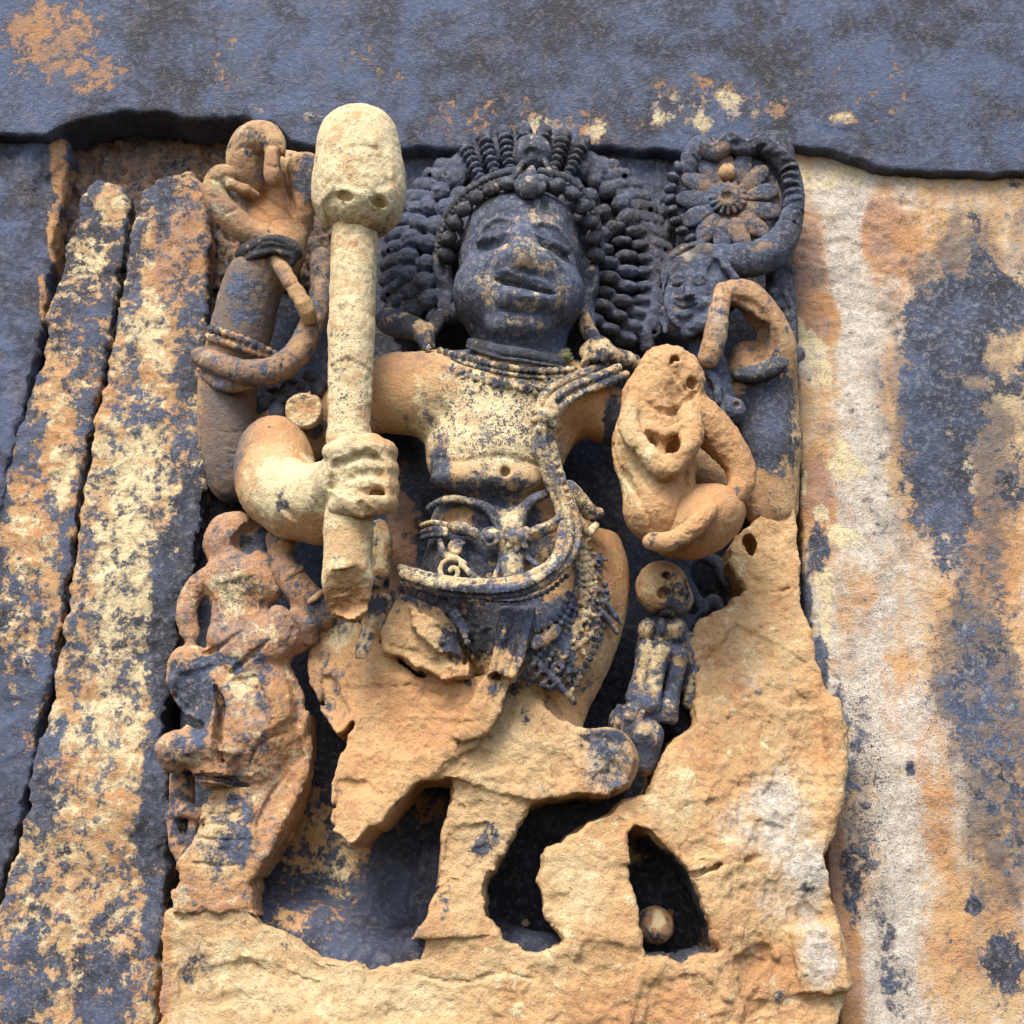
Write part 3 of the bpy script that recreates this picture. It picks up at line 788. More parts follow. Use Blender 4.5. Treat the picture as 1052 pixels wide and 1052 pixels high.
# lower arm at the viewer's left with the fist round the mace
s.chain([(446, 405, 70, 44), (408, 404, 66, 39), (385, 408, 50, 34), (345, 428, -8, 26), (300, 462, 20, 24)], k=12)
s.chain([(282, 462, 52, 35), (286, 500, 70, 37), (318, 515, 98, 31), (352, 497, 128, 26)], k=14, smooth=3)
s.chain([(300, 530, 80, 22), (330, 540, 96, 16), (362, 520, 120, 22)], k=14)
s.ell(362, 488, 148, 38, 32, 24, 14, k=10).box(366, 488, 154, 22, 32, 19, 4, rnd=6, k=10).box(382, 492, 144, 18, 30, 20, 4, rnd=6, k=8)
for (y, r) in ((461, 10), (479, 11), (497, 11), (514, 10)):
    s.chain([(350, y+6, 158, 8), (372, y+1, 166, r), (392, y+2, 161, r), (400, y+5, 142, r-1)], k=7, smooth=2)
s.chain([(345, 520, 152, 9), (372, 522, 164, 9), (398, 518, 158, 7)], k=5)
s.chain([(340, 464, 162, 9), (362, 455, 168, 8), (384, 452, 164, 7)], k=5)
# raised arm at the viewer's left, open palm up
s.chain([(240, 492, 6, 23), (234, 440, 14, 26), (234, 395, 20, 26), (248, 340, 32, 28), (262, 288, 42, 26), (285, 262, 46, 23), (288, 238, 44, 22)], k=12, smooth=3)
s.chain([(240, 490, -10, 26), (290, 450, -20, 30), (380, 410, 0, 34)], k=12)
s.ell(280, 228, 40, 42, 34, 15, 0, -20, k=12).ell(290, 190, 40, 28, 40, 14, -12, k=12)
s.ell(276, 212, 62, 20, 26, 6, 20, k=8, op='s')
s.chain([(284, 250, 58, 12), (258, 240, 68, 12), (236, 222, 74, 13), (222, 203, 76, 12), (225, 184, 80, 11), (234, 180, 86, 9)], k=6, smooth=3)
s.chain([(238, 190, 88, 6), (252, 195, 86, 5), (263, 201, 78, 4.5)], k=3)
s.chain([(258, 190, 52, 17), (252, 165, 64, 18), (258, 145, 74, 16), (274, 140, 84, 13), (283, 152, 90, 9), (281, 172, 90, 8), (281, 185, 88, 7)], k=6, smooth=3)
s.chain([(308, 222, 50, 14), (310, 190, 56, 15), (312, 172, 58, 14), (320, 178, 62, 11), (326, 198, 62, 10)], k=6, smooth=3)
s.groove([(268, 196), (290, 214), (306, 236)], 60, 3, 2.2).groove([(262, 208), (276, 224), (282, 244)], 60, 3, 2.0).groove([(292, 170), (298, 196), (304, 222)], 60, 5, 7)
s.groove([(216, 188), (226, 191), (236, 186)], 80, 3, 1.8).groove([(214, 204), (224, 208), (232, 204)], 80, 3, 1.4).groove([(232, 226), (242, 222), (250, 214)], 76, 3, 1.4)
s.groove([(242, 160), (256, 156), (268, 162)], 76, 3.5, 2).groove([(272, 150), (282, 154), (292, 150)], 92, 3, 1.8).groove([(274, 172), (282, 175), (290, 172)], 92, 2.4, 1.6).groove([(256, 134), (262, 144), (264, 152)], 84, 5, 2.5)
s.chain([(284, 266, 70, 8), (298, 290, 80, 7.5), (312, 312, 82, 8), (318, 326, 74, 8)], k=4, smooth=2)
# arms at the viewer's right
s.chain([(588, 410, 68, 36), (622, 425, 58, 27), (680, 460, 30, 24), (760, 500, 0, 26)], k=12)
s.chain([(792, 520, -4, 28), (792, 455, 8, 30), (787, 385, 18, 31)], k=10)
s.chain([(800, 392, 34, 14), (800, 360, 44, 17), (788, 330, 56, 16), (768, 304, 64, 14), (745, 300, 66, 10)], k=6, smooth=3)
s.chain([(742, 300, 70, 9), (738, 322, 76, 10), (735, 345, 76, 11), (728, 368, 70, 11)], k=4, smooth=2)
s.chain([(772, 372, 20, 24), (762, 400, 20, 20)], k=8)
s.ell(772, 348, 60, 17, 30, 20, 26, k=4, op='s').groove([(752, 306), (776, 316), (794, 340), (802, 368)], 70, 5, 2.5).spall(788, 335, 16, 36, 70, 8, 12, 2.4, 341)
# broken hips, thighs and leg
s.poly([(408, 606), (452, 622), (470, 640), (484, 668), (484, 694), (452, 700), (430, 690), (392, 668), (390, 648)],
       [(410, 620, 92), (480, 650, 112), (400, 660, 96), (450, 695, 118), (440, 640, 112)], 0, rnd=5, k=5, jag=2)
s.poly([(418, 618), (452, 640), (462, 652), (484, 668), (470, 690), (440, 664), (420, 640)], 122, 60, rnd=3, k=4, jag=1.6, seed=2)
s.poly([(314, 690), (318, 660), (332, 640), (352, 626), (384, 648), (396, 668), (430, 690), (480, 694), (522, 690), (512, 735), (490, 765), (452, 792), (424, 806), (400, 836), (360, 869), (341, 853),
        (340, 805), (352, 770), (362, 742), (346, 756), (330, 730)],
       [(320, 680, 44), (350, 640, 50), (400, 690, 86), (480, 710, 98), (440, 770, 104), (370, 840, 110), (345, 800, 96), (370, 740, 88), (335, 725, 44), (500, 740, 94)], -30, rnd=3, k=4, jag=2.2, seed=3)
s.poly([(500, 690), (535, 700), (575, 738), (604, 748), (640, 752), (650, 778), (646, 806), (624, 818), (596, 815), (545, 822), (468, 802), (440, 798), (456, 786), (490, 762)],
       [(500, 720, 78), (560, 770, 92), (500, 780, 90), (620, 780, 98), (460, 795, 98)], -40, rnd=4, k=5, jag=2, seed=4)
s.ell(622, 782, 66, 34, 34, 40, k=10)
s.poly([(466, 788), (548, 806), (546, 822), (524, 864), (500, 910), (497, 935), (506, 962), (422, 966), (436, 945), (446, 915), (450, 885), (456, 840)],
       [(500, 800, 90), (510, 860, 82), (470, 930, 84), (460, 880, 78), (450, 960, 88)], -30, rnd=4, k=5, jag=2.2, seed=5)
s.chain([(622, 560, 36, 16), (626, 600, 40, 16), (618, 645, 42, 16), (598, 690, 44, 18), (578, 728, 50, 20), (566, 752, 54, 20)], k=12, smooth=3)
# pleats of the loin cloth running down between the legs, and the slit beside them
s.poly([(514, 622), (550, 622), (545, 650), (538, 680), (528, 700), (511, 692), (500, 694), (508, 655)], [(530, 630, 116), (520, 690, 124), (510, 660, 120)], 40, rnd=4, k=4, jag=0.8)
s.poly([(497, 694), (524, 700), (516, 730), (502, 752), (484, 768), (463, 756), (480, 728)], [(505, 705, 112), (480, 755, 108)], 40, rnd=4, k=4, jag=1.2)
s.groove([(527, 624), (519, 660), (509, 694)], 116, 3, 3).groove([(541, 624), (532, 662), (522, 698)], 116, 3, 3).groove([(534, 626), (526, 662), (516, 694)], 118, 1.6, 1.4)
s.chain([(489, 688, 112, 4), (478, 722, 112, 5), (464, 750, 110, 4)], k=4, op='s')
s.chain([(396, 812, 116, 1.4), (372, 800, 112, 1.8), (343, 802, 104, 1.6)], k=3, op='s')
s.chain([(524, 705, 100, 2.5), (505, 745, 100, 2.5), (470, 772, 104, 2), (445, 792, 108, 1.6)], k=4, op='s')
s.chain([(468, 798, 100, 1.6), (500, 783, 100, 2), (530, 765, 98, 1.6)], k=4, op='s')
s.groove([(450, 468), (470, 478), (500, 476), (519, 474), (548, 478), (566, 470)], 110, 6, 2.5)
s.groove([(450, 412), (462, 440), (456, 468)], 100, 8, 3).groove([(470, 430), (500, 444), (540, 436)], 115, 12, 2)
s.groove([(440, 372), (430, 400), (428, 430)], 95, 3, 0.8)
s.scar([(350, 700), (420, 700), (470, 715), (455, 760), (420, 780), (380, 760)], 100, 3, 2.5)
s.scar([(345, 800), (372, 802), (392, 815), (362, 862), (342, 850)], 108, 3.5, 2, seed=2)
s.scar([(400, 660), (430, 668), (470, 692), (440, 698), (410, 688)], 110, 3, 2, seed=3)
s.scar([(330, 690), (346, 700), (362, 735), (352, 752), (330, 725)], 50, 5, 2, seed=4)
s.scar([(462, 850), (500, 846), (505, 880), (480, 905), (455, 890)], 82, 2.5, 2, seed=5)
s.scar([(596, 756), (636, 757), (645, 800), (612, 812)], 96, 3, 3, seed=6)
s.scar([(344, 482), (380, 470), (396, 480), (398, 512), (365, 520), (340, 505)], 150, 5, 3, seed=7)
s.groove([(290, 520), (300, 534), (312, 545)], 80, 5, 3)
s.scar([(440, 645), (462, 640), (482, 668), (478, 690), (455, 672)], 118, 3, 2, seed=9)
s.spall(420, 735, 90, 90, 95, 16, 32, 2.4, 311, 30, (60, 140)).spall(540, 785, 90, 24, 92, 9, 26, 2.2, 312, 0, (40, 130)).spall(478, 880, 34, 80, 84, 9, 24, 2.2, 313, 0, (30, 130)).spall(440, 660, 40, 30, 108, 5, 22, 2.2, 314, 0, (60, 150)).spall(372, 494, 30, 32, 160, 8, 14, 2.0, 315, 0, (110, 200)).spall(622, 785, 26, 28, 96, 6, 16, 3, 316, 0, (60, 130))
s.groove([(550, 700), (570, 722), (580, 742)], 90, 3, 3).groove([(535, 712), (560, 725), (578, 740)], 90, 2, 2)
s.groove([(284, 270), (290, 276), (298, 272)], 78, 2, 1.2).groove([(294, 296), (302, 296), (308, 288)], 82, 2, 1.2).groove([(238, 305), (252, 312), (264, 308)], 60, 2, 1).groove([(240, 318), (254, 326), (266, 322)], 60, 2, 1)
s.groove([(214, 440), (234, 448), (252, 444)], 30, 2, 1).groove([(222, 462), (240, 468), (254, 462)], 30, 2, 1.2)
build(s, 'body', deity, base={'patina': 0.24, 'red': 0.4, 'pale': 0.2, 'speck': 0.4, 'grime': 0.32, 'sheen_mottle': .35}, dref=80, rough=(0.6, 10), frac=(3, 44, 3), seed=31, blobs=[
    ('grime', 0.14, 420, 760, 130, 110, 0, 90), ('grime', 0.12, 530, 800, 110, 60, 0, 90), ('grime', 0.08, 500, 430, 100, 60, 0, 110), ('grime', 0.08, 330, 500, 100, 60, 0, 110), ('grime', 0.0, 610, 620, 40, 110, 0, 70), ('grime', 0.0, 480, 880, 60, 80, 0, 90), ('grime', 0.1, 420, 650, 60, 40, 0, 90),
    ('grime', 0.85, 250, 320, 46, 66, 0, 50), ('sheen_mottle', .7, 250, 320, 46, 66, 0, 50), ('grime', 0.85, 234, 450, 40, 70, 0, 30), ('grime', .5, 255, 200, 50, 60, 0, 60), ('grime', .12, 285, 218, 30, 30, 0, 60), ('grime', .5, 790, 320, 40, 60, 0, 60),
    # head: dark crust, worn light on brow, nose and chin
    ('patina', 0.86, 535, 275, 90, 100), ('red', .2, 535, 275, 90, 100), ('grime', .45, 535, 275, 90, 100), ('speck', 0.8, 535, 275, 90, 100), ('patina', .72, 535, 270, 60, 50, 0, 140), ('sheen_mottle', .55, 535, 280, 100, 110), ('speck', 1.0, 535, 275, 50, 50, 0, 140), ('wash', .5, 535, 280, 70, 70, 0, 130), ('patina', 0.50, 545, 222, 34, 12, 0, 140), ('patina', 0.46, 535, 262, 24, 18, 0, 150), ('wash', 0.8, 535, 262, 30, 40, 0, 150),
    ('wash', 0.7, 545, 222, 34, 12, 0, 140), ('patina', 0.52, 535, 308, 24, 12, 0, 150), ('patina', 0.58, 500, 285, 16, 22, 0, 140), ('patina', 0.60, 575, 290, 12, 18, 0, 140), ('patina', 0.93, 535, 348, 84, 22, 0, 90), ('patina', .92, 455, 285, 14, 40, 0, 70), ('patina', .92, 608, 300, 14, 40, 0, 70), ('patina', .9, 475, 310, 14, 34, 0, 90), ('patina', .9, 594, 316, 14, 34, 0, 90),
    ('patina', 0.50, 541, 262, 24, 15, 0, 145), ('patina', 0.54, 520, 270, 12, 10, 0, 145), ('patina', 0.54, 560, 272, 12, 10, 0, 145), ('patina', 0.50, 546, 222, 34, 10, 0, 142), ('patina', 0.54, 538, 309, 28, 8, -5, 145),
    ('patina', 0.50, 500, 292, 12, 18, 0, 135), ('patina', 0.50, 577, 300, 10, 16, 0, 135), ('patina', 0.54, 536, 332, 30, 8, 0, 130), ('pale', 0.05, 535, 275, 90, 100), ('wash', 0.62, 535, 275, 80, 90), ('grime', 0.32, 535, 275, 80, 90),
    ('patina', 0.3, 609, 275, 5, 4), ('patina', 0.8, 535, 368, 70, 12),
    # chest and belly: bleached, peppered with pits
    ('patina', 0.16, 510, 430, 96, 62, 0, 110), ('pale', 0.62, 510, 430, 100, 70, 0, 110), ('wash', 0.35, 510, 440, 70, 50, 0, 110), ('red', 0.12, 520, 440, 80, 60, 0, 110), ('speck', 1.3, 500, 440, 76, 64, 0, 110), ('grime', .22, 495, 445, 70, 40, 0, 110),
    ('patina', 0.30, 450, 425, 22, 24, 0, 110), ('patina', 0.30, 495, 455, 22, 24, 0, 120), ('red', 0.62, 398, 395, 26, 34, 0, 90), ('pale', 0.12, 398, 392, 24, 30, 0, 90), ('patina', 0.02, 405, 400, 26, 38, 0, 90), ('speck', 0.15, 398, 395, 26, 34, 0, 90),
    ('patina', 0.95, 452, 500, 14, 44, 0, 90), ('patina', 0.52, 505, 500, 50, 14, 0, 125), ('patina', 0.05, 560, 470, 14, 40, 0, 120), ('patina', 0.88, 500, 518, 50, 8, 0, 120),
    ('red', 0.5, 600, 430, 26, 34, 0, 90), ('patina', 0.05, 600, 430, 24, 36, 0, 90), ('pale', 0.05, 600, 430, 26, 34, 0, 90), ('patina', 0.95, 630, 432, 12, 24, 0, 80),
    # under the girdle
    ('patina', 0.86, 450, 580, 40, 60, 0, 90),
    ('patina', 0.90, 500, 550, 66, 40, 0, 100), ('patina', 0.12, 470, 530, 22, 11, 0, 100), ('red', 0.4, 470, 530, 22, 11, 0, 100), ('pale', 0.7, 525, 560, 14, 40, 0, 110), ('patina', 0.24, 525, 560, 12, 44, 0, 110),
    ('patina', 0.80, 520, 640, 70, 40, 0, 110), ('patina', 0.70, 570, 660, 46, 40, 0, 110), ('patina', 0.03, 625, 590, 18, 80, 6, 70), ('red', 0.50, 625, 590, 22, 90, 6, 70), ('pale', 0.02, 625, 590, 18, 80, 6, 70), ('patina', 0.06, 600, 700, 20, 46, -30, 70), ('red', 0.5, 600, 700, 20, 46, -30, 70),
    ('patina', 0.4, 552, 690, 14, 16, 0, 110), ('patina', .36, 596, 700, 14, 22, -30, 70), ('speck', .8, 610, 680, 30, 50, 0, 70), ('grime', .3, 606, 690, 24, 40, -20, 70), ('speck', .5, 630, 600, 20, 50, 0, 70),
    # broken legs
    ('patina', 0.02, 420, 760, 84, 100, 0, 90), ('red', 0.55, 420, 740, 84, 90, 0, 90), ('pale', 0.12, 420, 750, 84, 90, 0, 90), ('red', 0.62, 460, 730, 50, 40, 0, 90), ('frac', 1, 440, 740, 120, 130, 0, 90), ('speck', 0.25, 430, 760, 100, 100, 0, 90),
    ('patina', 0.46, 335, 720, 18, 46, 0, 50), ('pale', 0.6, 350, 650, 22, 24, 0, 50), ('patina', 0.4, 350, 645, 18, 14, 0, 50), ('red', 0.25, 440, 655, 44, 34, 0, 110), ('patina', 0.08, 430, 655, 36, 34, 0, 110), ('patina', 0.60, 462, 660, 14, 20, 40, 115), ('patina', .5, 480, 695, 10, 10, 0, 110),
    ('patina', 0.04, 540, 780, 90, 36, 0, 95), ('red', 0.38, 540, 780, 90, 36, 0, 95), ('frac', 1, 530, 790, 110, 60, 0, 95), ('patina', 0.50, 622, 780, 30, 26, 0, 100), ('wash', 0.6, 622, 785, 28, 30, 0, 100), ('speck', 1.0, 622, 785, 30, 34, 0, 100), ('patina', 0.68, 622, 757, 30, 10, 0, 100),
    ('patina', 0.10, 490, 880, 50, 80, 0, 85), ('red', 0.22, 490, 880, 50, 80, 0, 85), ('patina', 0.46, 500, 862, 32, 18, 30, 85), ('frac', .8, 490, 880, 60, 90, 0, 85), ('patina', 0.36, 455, 920, 16, 26, 0, 85),
    ('patina', 0.70, 522, 650, 18, 30, 0, 112), ('patina', 0.25, 514, 680, 12, 16, 0, 112), ('patina', 0.08, 495, 735, 16, 26, 0, 108), ('patina', 0.5, 515, 712, 20, 14, 0, 108), ('red', 0.6, 488, 745, 16, 16, 0, 108),
    # fist arm: bleached and peppered, pink at the top
    ('patina', 0.0, 330, 495, 110, 70, 0, 110), ('pale', 0.72, 330, 500, 90, 50, 0, 110), ('red', 0.1, 330, 500, 90, 60, 0, 110), ('red', 0.75, 278, 445, 34, 22, 0, 70), ('pale', 0.05, 276, 442, 32, 18, 0, 70), ('red', .7, 312, 470, 12, 24, 30, 80), ('speck', 0.6, 340, 500, 60, 50, 0, 130), ('frac', 0.7, 370, 490, 40, 40, 0, 150),
    ('patina', 0.34, 318, 525, 26, 10, 0, 110), ('patina', 0.45, 296, 530, 10, 16, 0, 80), ('red', 0.5, 320, 545, 24, 12, 0, 100), ('pale', 0.1, 320, 547, 24, 12, 0, 100), ('red+patina', 0.6, 320, 430, 20, 20, 0, 40),
    # raised arm
    ('patina', 0.20, 255, 230, 60, 90, 0, 60), ('red', 0.55, 260, 300, 60, 200, 0, 40), ('red', 0.78, 285, 215, 34, 36, 0, 50), ('patina', 0.10, 284, 215, 30, 40, 0, 55), ('pale', 0.1, 285, 215, 32, 40, 0, 55), ('pale', 0.5, 230, 215, 18, 40, 0, 76), ('patina', 0.22, 232, 212, 20, 44, 0, 76),
    ('patina', 0.32, 262, 160, 24, 30, 0, 75), ('pale', 0.4, 258, 150, 20, 20, 0, 75), ('patina', 0.66, 316, 185, 16, 30, 0, 60), ('red', 0.9, 316, 185, 16, 30, 0, 60), ('patina', 0.56, 252, 305, 28, 40, 0, 60), ('patina', 0.2, 310, 250, 16, 30, 0, 50), ('patina', 0.15, 300, 295, 16, 30, 40, 80),
    ('patina', 0.14, 232, 430, 30, 50, 0, 35), ('red', 0.85, 232, 430, 26, 40, 0, 35), ('pale', 0.05, 232, 450, 30, 70, 0, 35), ('patina', 0.40, 240, 495, 26, 24, 0, 30), ('red', .9, 240, 490, 26, 30, 0, 30), ('speck', .5, 232, 450, 30, 70, 0, 35),
    # far arm
    ('patina', 0.86, 790, 430, 34, 60, 0, 40), ('patina', 0.30, 790, 500, 34, 16, 0, 30), ('patina', 0.30, 788, 335, 26, 44, -30, 70), ('grime', .45, 785, 330, 26, 46, -30, 70), ('red', .8, 790, 335, 14, 34, -30, 70), ('red', 0.6, 785, 330, 22, 40, -30, 70), ('pale', 0.2, 785, 330, 22, 40, 0, 70), ('patina', .4, 738, 335, 14, 36, 0, 80), ('wash', .5, 738, 335, 14, 36, 0, 80)])

def beads(s, pts, step, r, k=1.0, squash=None, smooth=6):
    for (x, y, d, rr) in resample([(p[0], p[1], p[2], p[3] if len(p) > 3 else r) for p in pts], step, smooth):
        s.ball(x, y, d, rr, k)
    return s
def flower(s, x, y, d, r, n=4, ph=0):
    s.ball(x, y, d+1, r*0.42, 1.0)
    for i in range(n):
        a = ph+2*math.pi*i/n
        s.ell(x+math.cos(a)*r*0.7, y-math.sin(a)*r*0.7, d, r*0.45, r*0.26, 2.6, math.degrees(a), k=1.5)
    return s

# ---- hair: a fan of snail curls in front of a fluted fringe
s = Sculpt(1.7)
s.ell(540, 262, -10, 148, 124, 52, k=8).ell(545, 310, -10, 138, 60, 50, k=10)
HC = (540, 282)
s.chain([(HC[0]+126*math.cos(R(a)), HC[1]-124*math.sin(R(a)), 34, 17) for a in range(125, 54, -7)], k=6)
s.chain([(HC[0]+134*math.cos(R(a)), HC[1]-131*math.sin(R(a)), 20, 13) for a in range(206, 124, -8)], k=6)
s.chain([(HC[0]+136*math.cos(R(a)), HC[1]-131*math.sin(R(a)), 20, 13) for a in range(56, -24, -8)], k=6)
def ring(rad, a0, a1, step, r, d, squash=1.0):
    n = max(2, int(abs(a1-a0)*math.pi/180*rad/step))
    for i in range(n+1):
        a = R(a0+(a1-a0)*i/n)
        yield HC[0]+rad*math.cos(a)*1.0, HC[1]-rad*math.sin(a)*0.98, d, math.degrees(a)
for row, (rad, d) in enumerate(((84, 58), (103, 50), (121, 41))):
    for (x, y, dd, a) in ring(rad, 118, 208, 18.5, 10, d):
        j = 1.08+0.12*math.sin(x*1.7+y*2.3)
        s.ell(x+1.5*math.sin(y*3.1), y+1.5*math.sin(x*2.7), dd+2*math.sin(x+y), 11.5*j, 10*j, 12*j, a, k=2.5)
        s.groove([(x-8, y-3), (x, y-5), (x+8, y-2)], dd, 2, 1.0, smooth=0).groove([(x-8, y+2), (x, y+1), (x+8, y+3)], dd, 2, 0.8, smooth=0)
    for (x, y, dd, a) in ring(rad, 62, 28, 17, 10, d):
        j = 1.08+0.12*math.sin(x*1.3+y*2.9)
        s.ell(x+1.5*math.sin(y*3.1), y+1.5*math.sin(x*2.7), dd+2*math.sin(x+y), 10*j, 9*j, 11*j, a, k=2.5)
    for (x, y, dd, a) in ring(rad, 28, -34, 14.0, 9, d):           # flatter, rib like rows beside the ear
        j = 1+0.14*math.sin(x*1.3+y*2.9)
        s.ell(x+1.2*math.sin(y*2.1), y, dd+2*math.sin(x+y*2), 13*j, 6.6*j, 11*j, a*0.35, k=2.5)
for i, a in enumerate((115.5, 107, 98.5, 90.5, 82.5, 74.5, 66.5)):                     # ribbed locks above the brow
    ca, sa = math.cos(R(a)), math.sin(R(a))
    for j, rr in enumerate(np.linspace(96, 140, 8)):
        s.ell(HC[0]+rr*ca, HC[1]-rr*sa, 62-j*1.2, 5.4+0.42*j, 4.0, 10+0.3*j, a-90, k=1.2)
    s.ball(HC[0]+147*ca, HC[1]-147*sa, 52, 8.6, 2)
for i, a in enumerate(np.concatenate([np.linspace(208, 122, 15), np.linspace(59, -24, 15)])):   # fluted outer fringe
    ca, sa = math.cos(R(a)), math.sin(R(a))
    sx = 1.0 if a > 90 else 1.02
    lean = 0.16 if a > 90 else -0.22
    p = [(HC[0]+sx*rr*math.cos(R(a)+lean*(rr-126)/30), HC[1]-rr*0.98*math.sin(R(a)+lean*(rr-126)/30), dd, rq) for rr, dd, rq in ((124, 40, 6.0), (134, 40, 7.2), (143, 34, 8.4))]
    s.chain(p, k=1.0)
    if i % 3 == 1: s.chain([(p[2][0], p[2][1], 48, 1.4+1.2*abs(math.sin(i*2.3))), (p[2][0], p[2][1], 33, 1.5+1.4*abs(math.sin(i*1.7)))], k=1.5, op='s')
    s.groove([p[0][:2], p[1][:2]], 40, 2, 1.4, smooth=0)
build(s, 'hair', deity, base={'patina': 0.95, 'red': 0.6, 'speck': .3, 'sheen_mottle': .5}, dref=50, rough=(0.9, 7), seed=41, blobs=[('patina', 0.8, 545, 150, 60, 16), ('patina', 0.78, 620, 165, 40, 16)])

# ---- tiara
s = Sculpt(1.3)
TI = [(458, 262, 88), (464, 235, 104), (484, 208, 124), (512, 192, 138), (545, 186, 142), (578, 193, 136), (598, 212, 120), (608, 236, 104), (612, 262, 88)]
for i, (x, y, d, r) in enumerate(resample([(p[0], p[1], p[2], 8) for p in TI], 17, 6)):
    s.ell(x, y, d-4, 9.5, 7.5, 9, 30 if i % 2 else -20, k=2.5)
TO = [(450, 258, 74), (456, 228, 88), (476, 200, 104), (504, 182, 116), (530, 175, 122)]
TO2 = [(556, 176, 122), (584, 184, 114), (604, 204, 102), (614, 232, 88), (618, 262, 74)]
for T_ in (TO, TO2):
    s.chain([(x, y, d, 4.2) for x, y, d in T_], k=1.5, smooth=4)
    beads(s, [(x+0.0, y+6, d+3, 2.6) for x, y, d in T_], 5.5, 2.6)
build(s, 'tiara', deity, base={'patina': 0.82, 'wash': 0.5, 'speck': .4}, dref=120, rough=(0.4, 6), seed=43)
s = Sculpt(1.2)
s.ell(547, 158, 112, 20, 20, 20, k=4).ell(547, 162, 130, 12, 11, 8, k=3, op='s').ball(547, 162, 122, 6, 1.5)
s.chain([(546, 174, 124, 4), (545, 182, 132, 8), (543, 194, 140, 13)], k=3)
s.ell(533, 192, 142, 5, 8, 6, 20, k=2).ell(556, 194, 142, 5, 8, 6, -20, k=2)
s.chain([(536, 168, 122, 3), (526, 184, 124, 3)], k=2).chain([(560, 166, 122, 3), (566, 180, 120, 3.4)], k=2)
build(s, 'crest_jewel', deity, base={'patina': 0.66, 'wash': 0.7, 'speck': .5}, dref=120, rough=(0.5, 6), seed=44)

# ---- ear pendants falling to the shoulders
s = Sculpt(1.3)
s.chain([(455, 320, 66, 6), (446, 336, 76, 7), (436, 346, 84, 9)], k=3, smooth=3).chain([(400, 330, 56, 14), (420, 336, 74, 12), (434, 342, 84, 9), (440, 356, 88, 7)], k=4, smooth=3)
s.chain([(430, 334, 90, 3), (440, 345, 94, 3), (437, 358, 94, 3)], k=2, smooth=3)
build(s, 'earring', deity, base={'patina': 0.66, 'pale': 0.4, 'red': .4, 'grime': .4, 'sheen_mottle': .4}, dref=80, rough=(0.4, 8), seed=45, blobs=[('patina', 0.3, 432, 338, 12, 10, 0, 90), ('patina', 0.92, 408, 342, 18, 14)])
s = Sculpt(1.3)
s.chain([(598, 318, 66, 6), (602, 335, 76, 7), (610, 348, 86, 8)], k=3, smooth=3)
s.chain([(604, 362, 98, 9), (616, 354, 98, 8), (626, 364, 96, 8), (650, 372, 74, 9)], k=4, smooth=3)
s.chain([(600, 374, 100, 4), (608, 362, 106, 4), (618, 360, 106, 4), (620, 370, 104, 4)], k=2, smooth=4)
s.ball(611, 368, 106, 5, 1)
build(s, 'earring', deity, base={'patina': 0.42, 'pale': 0.5, 'red': .4}, dref=95, rough=(0.4, 8), seed=46, blobs=[('patina', 0.95, 640, 380, 22, 10), ('patina', .9, 612, 345, 10, 8)])

# ---- necklaces
s = Sculpt(1.2)
s.chain([(484, 352, 106, 5), (512, 360, 118, 6), (540, 364, 120, 6), (578, 372, 106, 5)], k=2, smooth=4)
s.chain([(480, 356, 106, 2), (512, 367, 122, 2), (540, 371, 124, 2), (578, 378, 108, 2)], k=1, smooth=4)
build(s, 'necklace', deity, base={'patina': 0.74, 'wash': 0.6}, dref=115, rough=(0.3, 6), seed=47)
s = Sculpt(1.2)
beads(s, [(452, 360, 102, 3.6), (480, 368, 113, 3.8), (520, 377, 122, 4), (560, 381, 116, 4), (590, 379, 104, 3.6)], 6.4, 3.8)
s.chain([(452, 364, 100, 2.2), (480, 374, 112, 2.4), (520, 384, 121, 2.4), (560, 388, 114, 2.4), (590, 385, 102, 2)], k=1, smooth=4)
build(s, 'necklace', deity, base={'patina': 0.52, 'pale': 0.5}, dref=115, rough=(0.3, 5), seed=48)
s = Sculpt(1.2)
for i, (x, y, d, r) in enumerate(resample([(440, 358, 100, 4), (452, 374, 106, 6), (480, 386, 114, 7), (518, 395, 120, 8), (546, 398, 117, 8), (572, 394, 112, 7)], 8.5, 6)):
    if i % 2:
        s.ball(x, y, d, r*0.62, 1.5)
    else:
        flower(s, x, y, d, r*1.1, 5, i)
build(s, 'necklace', deity, base={'patina': 0.50, 'pale': 0.5, 'speck': .6}, dref=115, rough=(0.4, 5), seed=49)

# ---- long rope of the sacred thread: shoulder, knot, flank, then a sweep across the hips
s = Sculpt(1.3)
RP = [(636, 378, 88), (612, 388, 104), (588, 398, 118), (570, 410, 128), (562, 425, 132), (558, 440, 132), (562, 462, 128), (570, 490, 124), (580, 515, 122), (586, 540, 124), (583, 565, 130), (566, 586, 138),
      (538, 600, 142), (500, 605, 140), (455, 601, 132), (414, 590, 118)]
for (ox, oy, od, r) in ((-8.5, -6, 0, 4.8), (-1, 0, 5, 4.8), (7, 7, 0, 4.6)):
    s.chain([(x+ox*(1 if i < 11 else 0.2), y+oy*(0.3 if 4 < i < 11 else 1), d+od, r) for i, (x, y, d) in enumerate(RP)], k=0.6, smooth=5)
    beads(s, [(x+ox*(1 if i < 11 else 0.2), y+oy*(0.3 if 4 < i < 11 else 1), d+od+2, r*0.85) for i, (x, y, d) in enumerate(RP)], 4.6, r*0.9)
beads(s, [(x, y+(3 if i > 11 else 0), d+8, 2.8) for i, (x, y, d) in enumerate(RP)], 5.2, 2.8)
flower(s, 560, 428, 140, 14, 6, .3).ball(560, 428, 142, 8, 3).ball(551, 422, 138, 6, 2).ball(570, 420, 136, 6, 2).ball(556, 441, 138, 6, 2)
s.chain([(550, 450, 134, 5), (552, 465, 130, 6), (562, 478, 128, 5)], k=2)
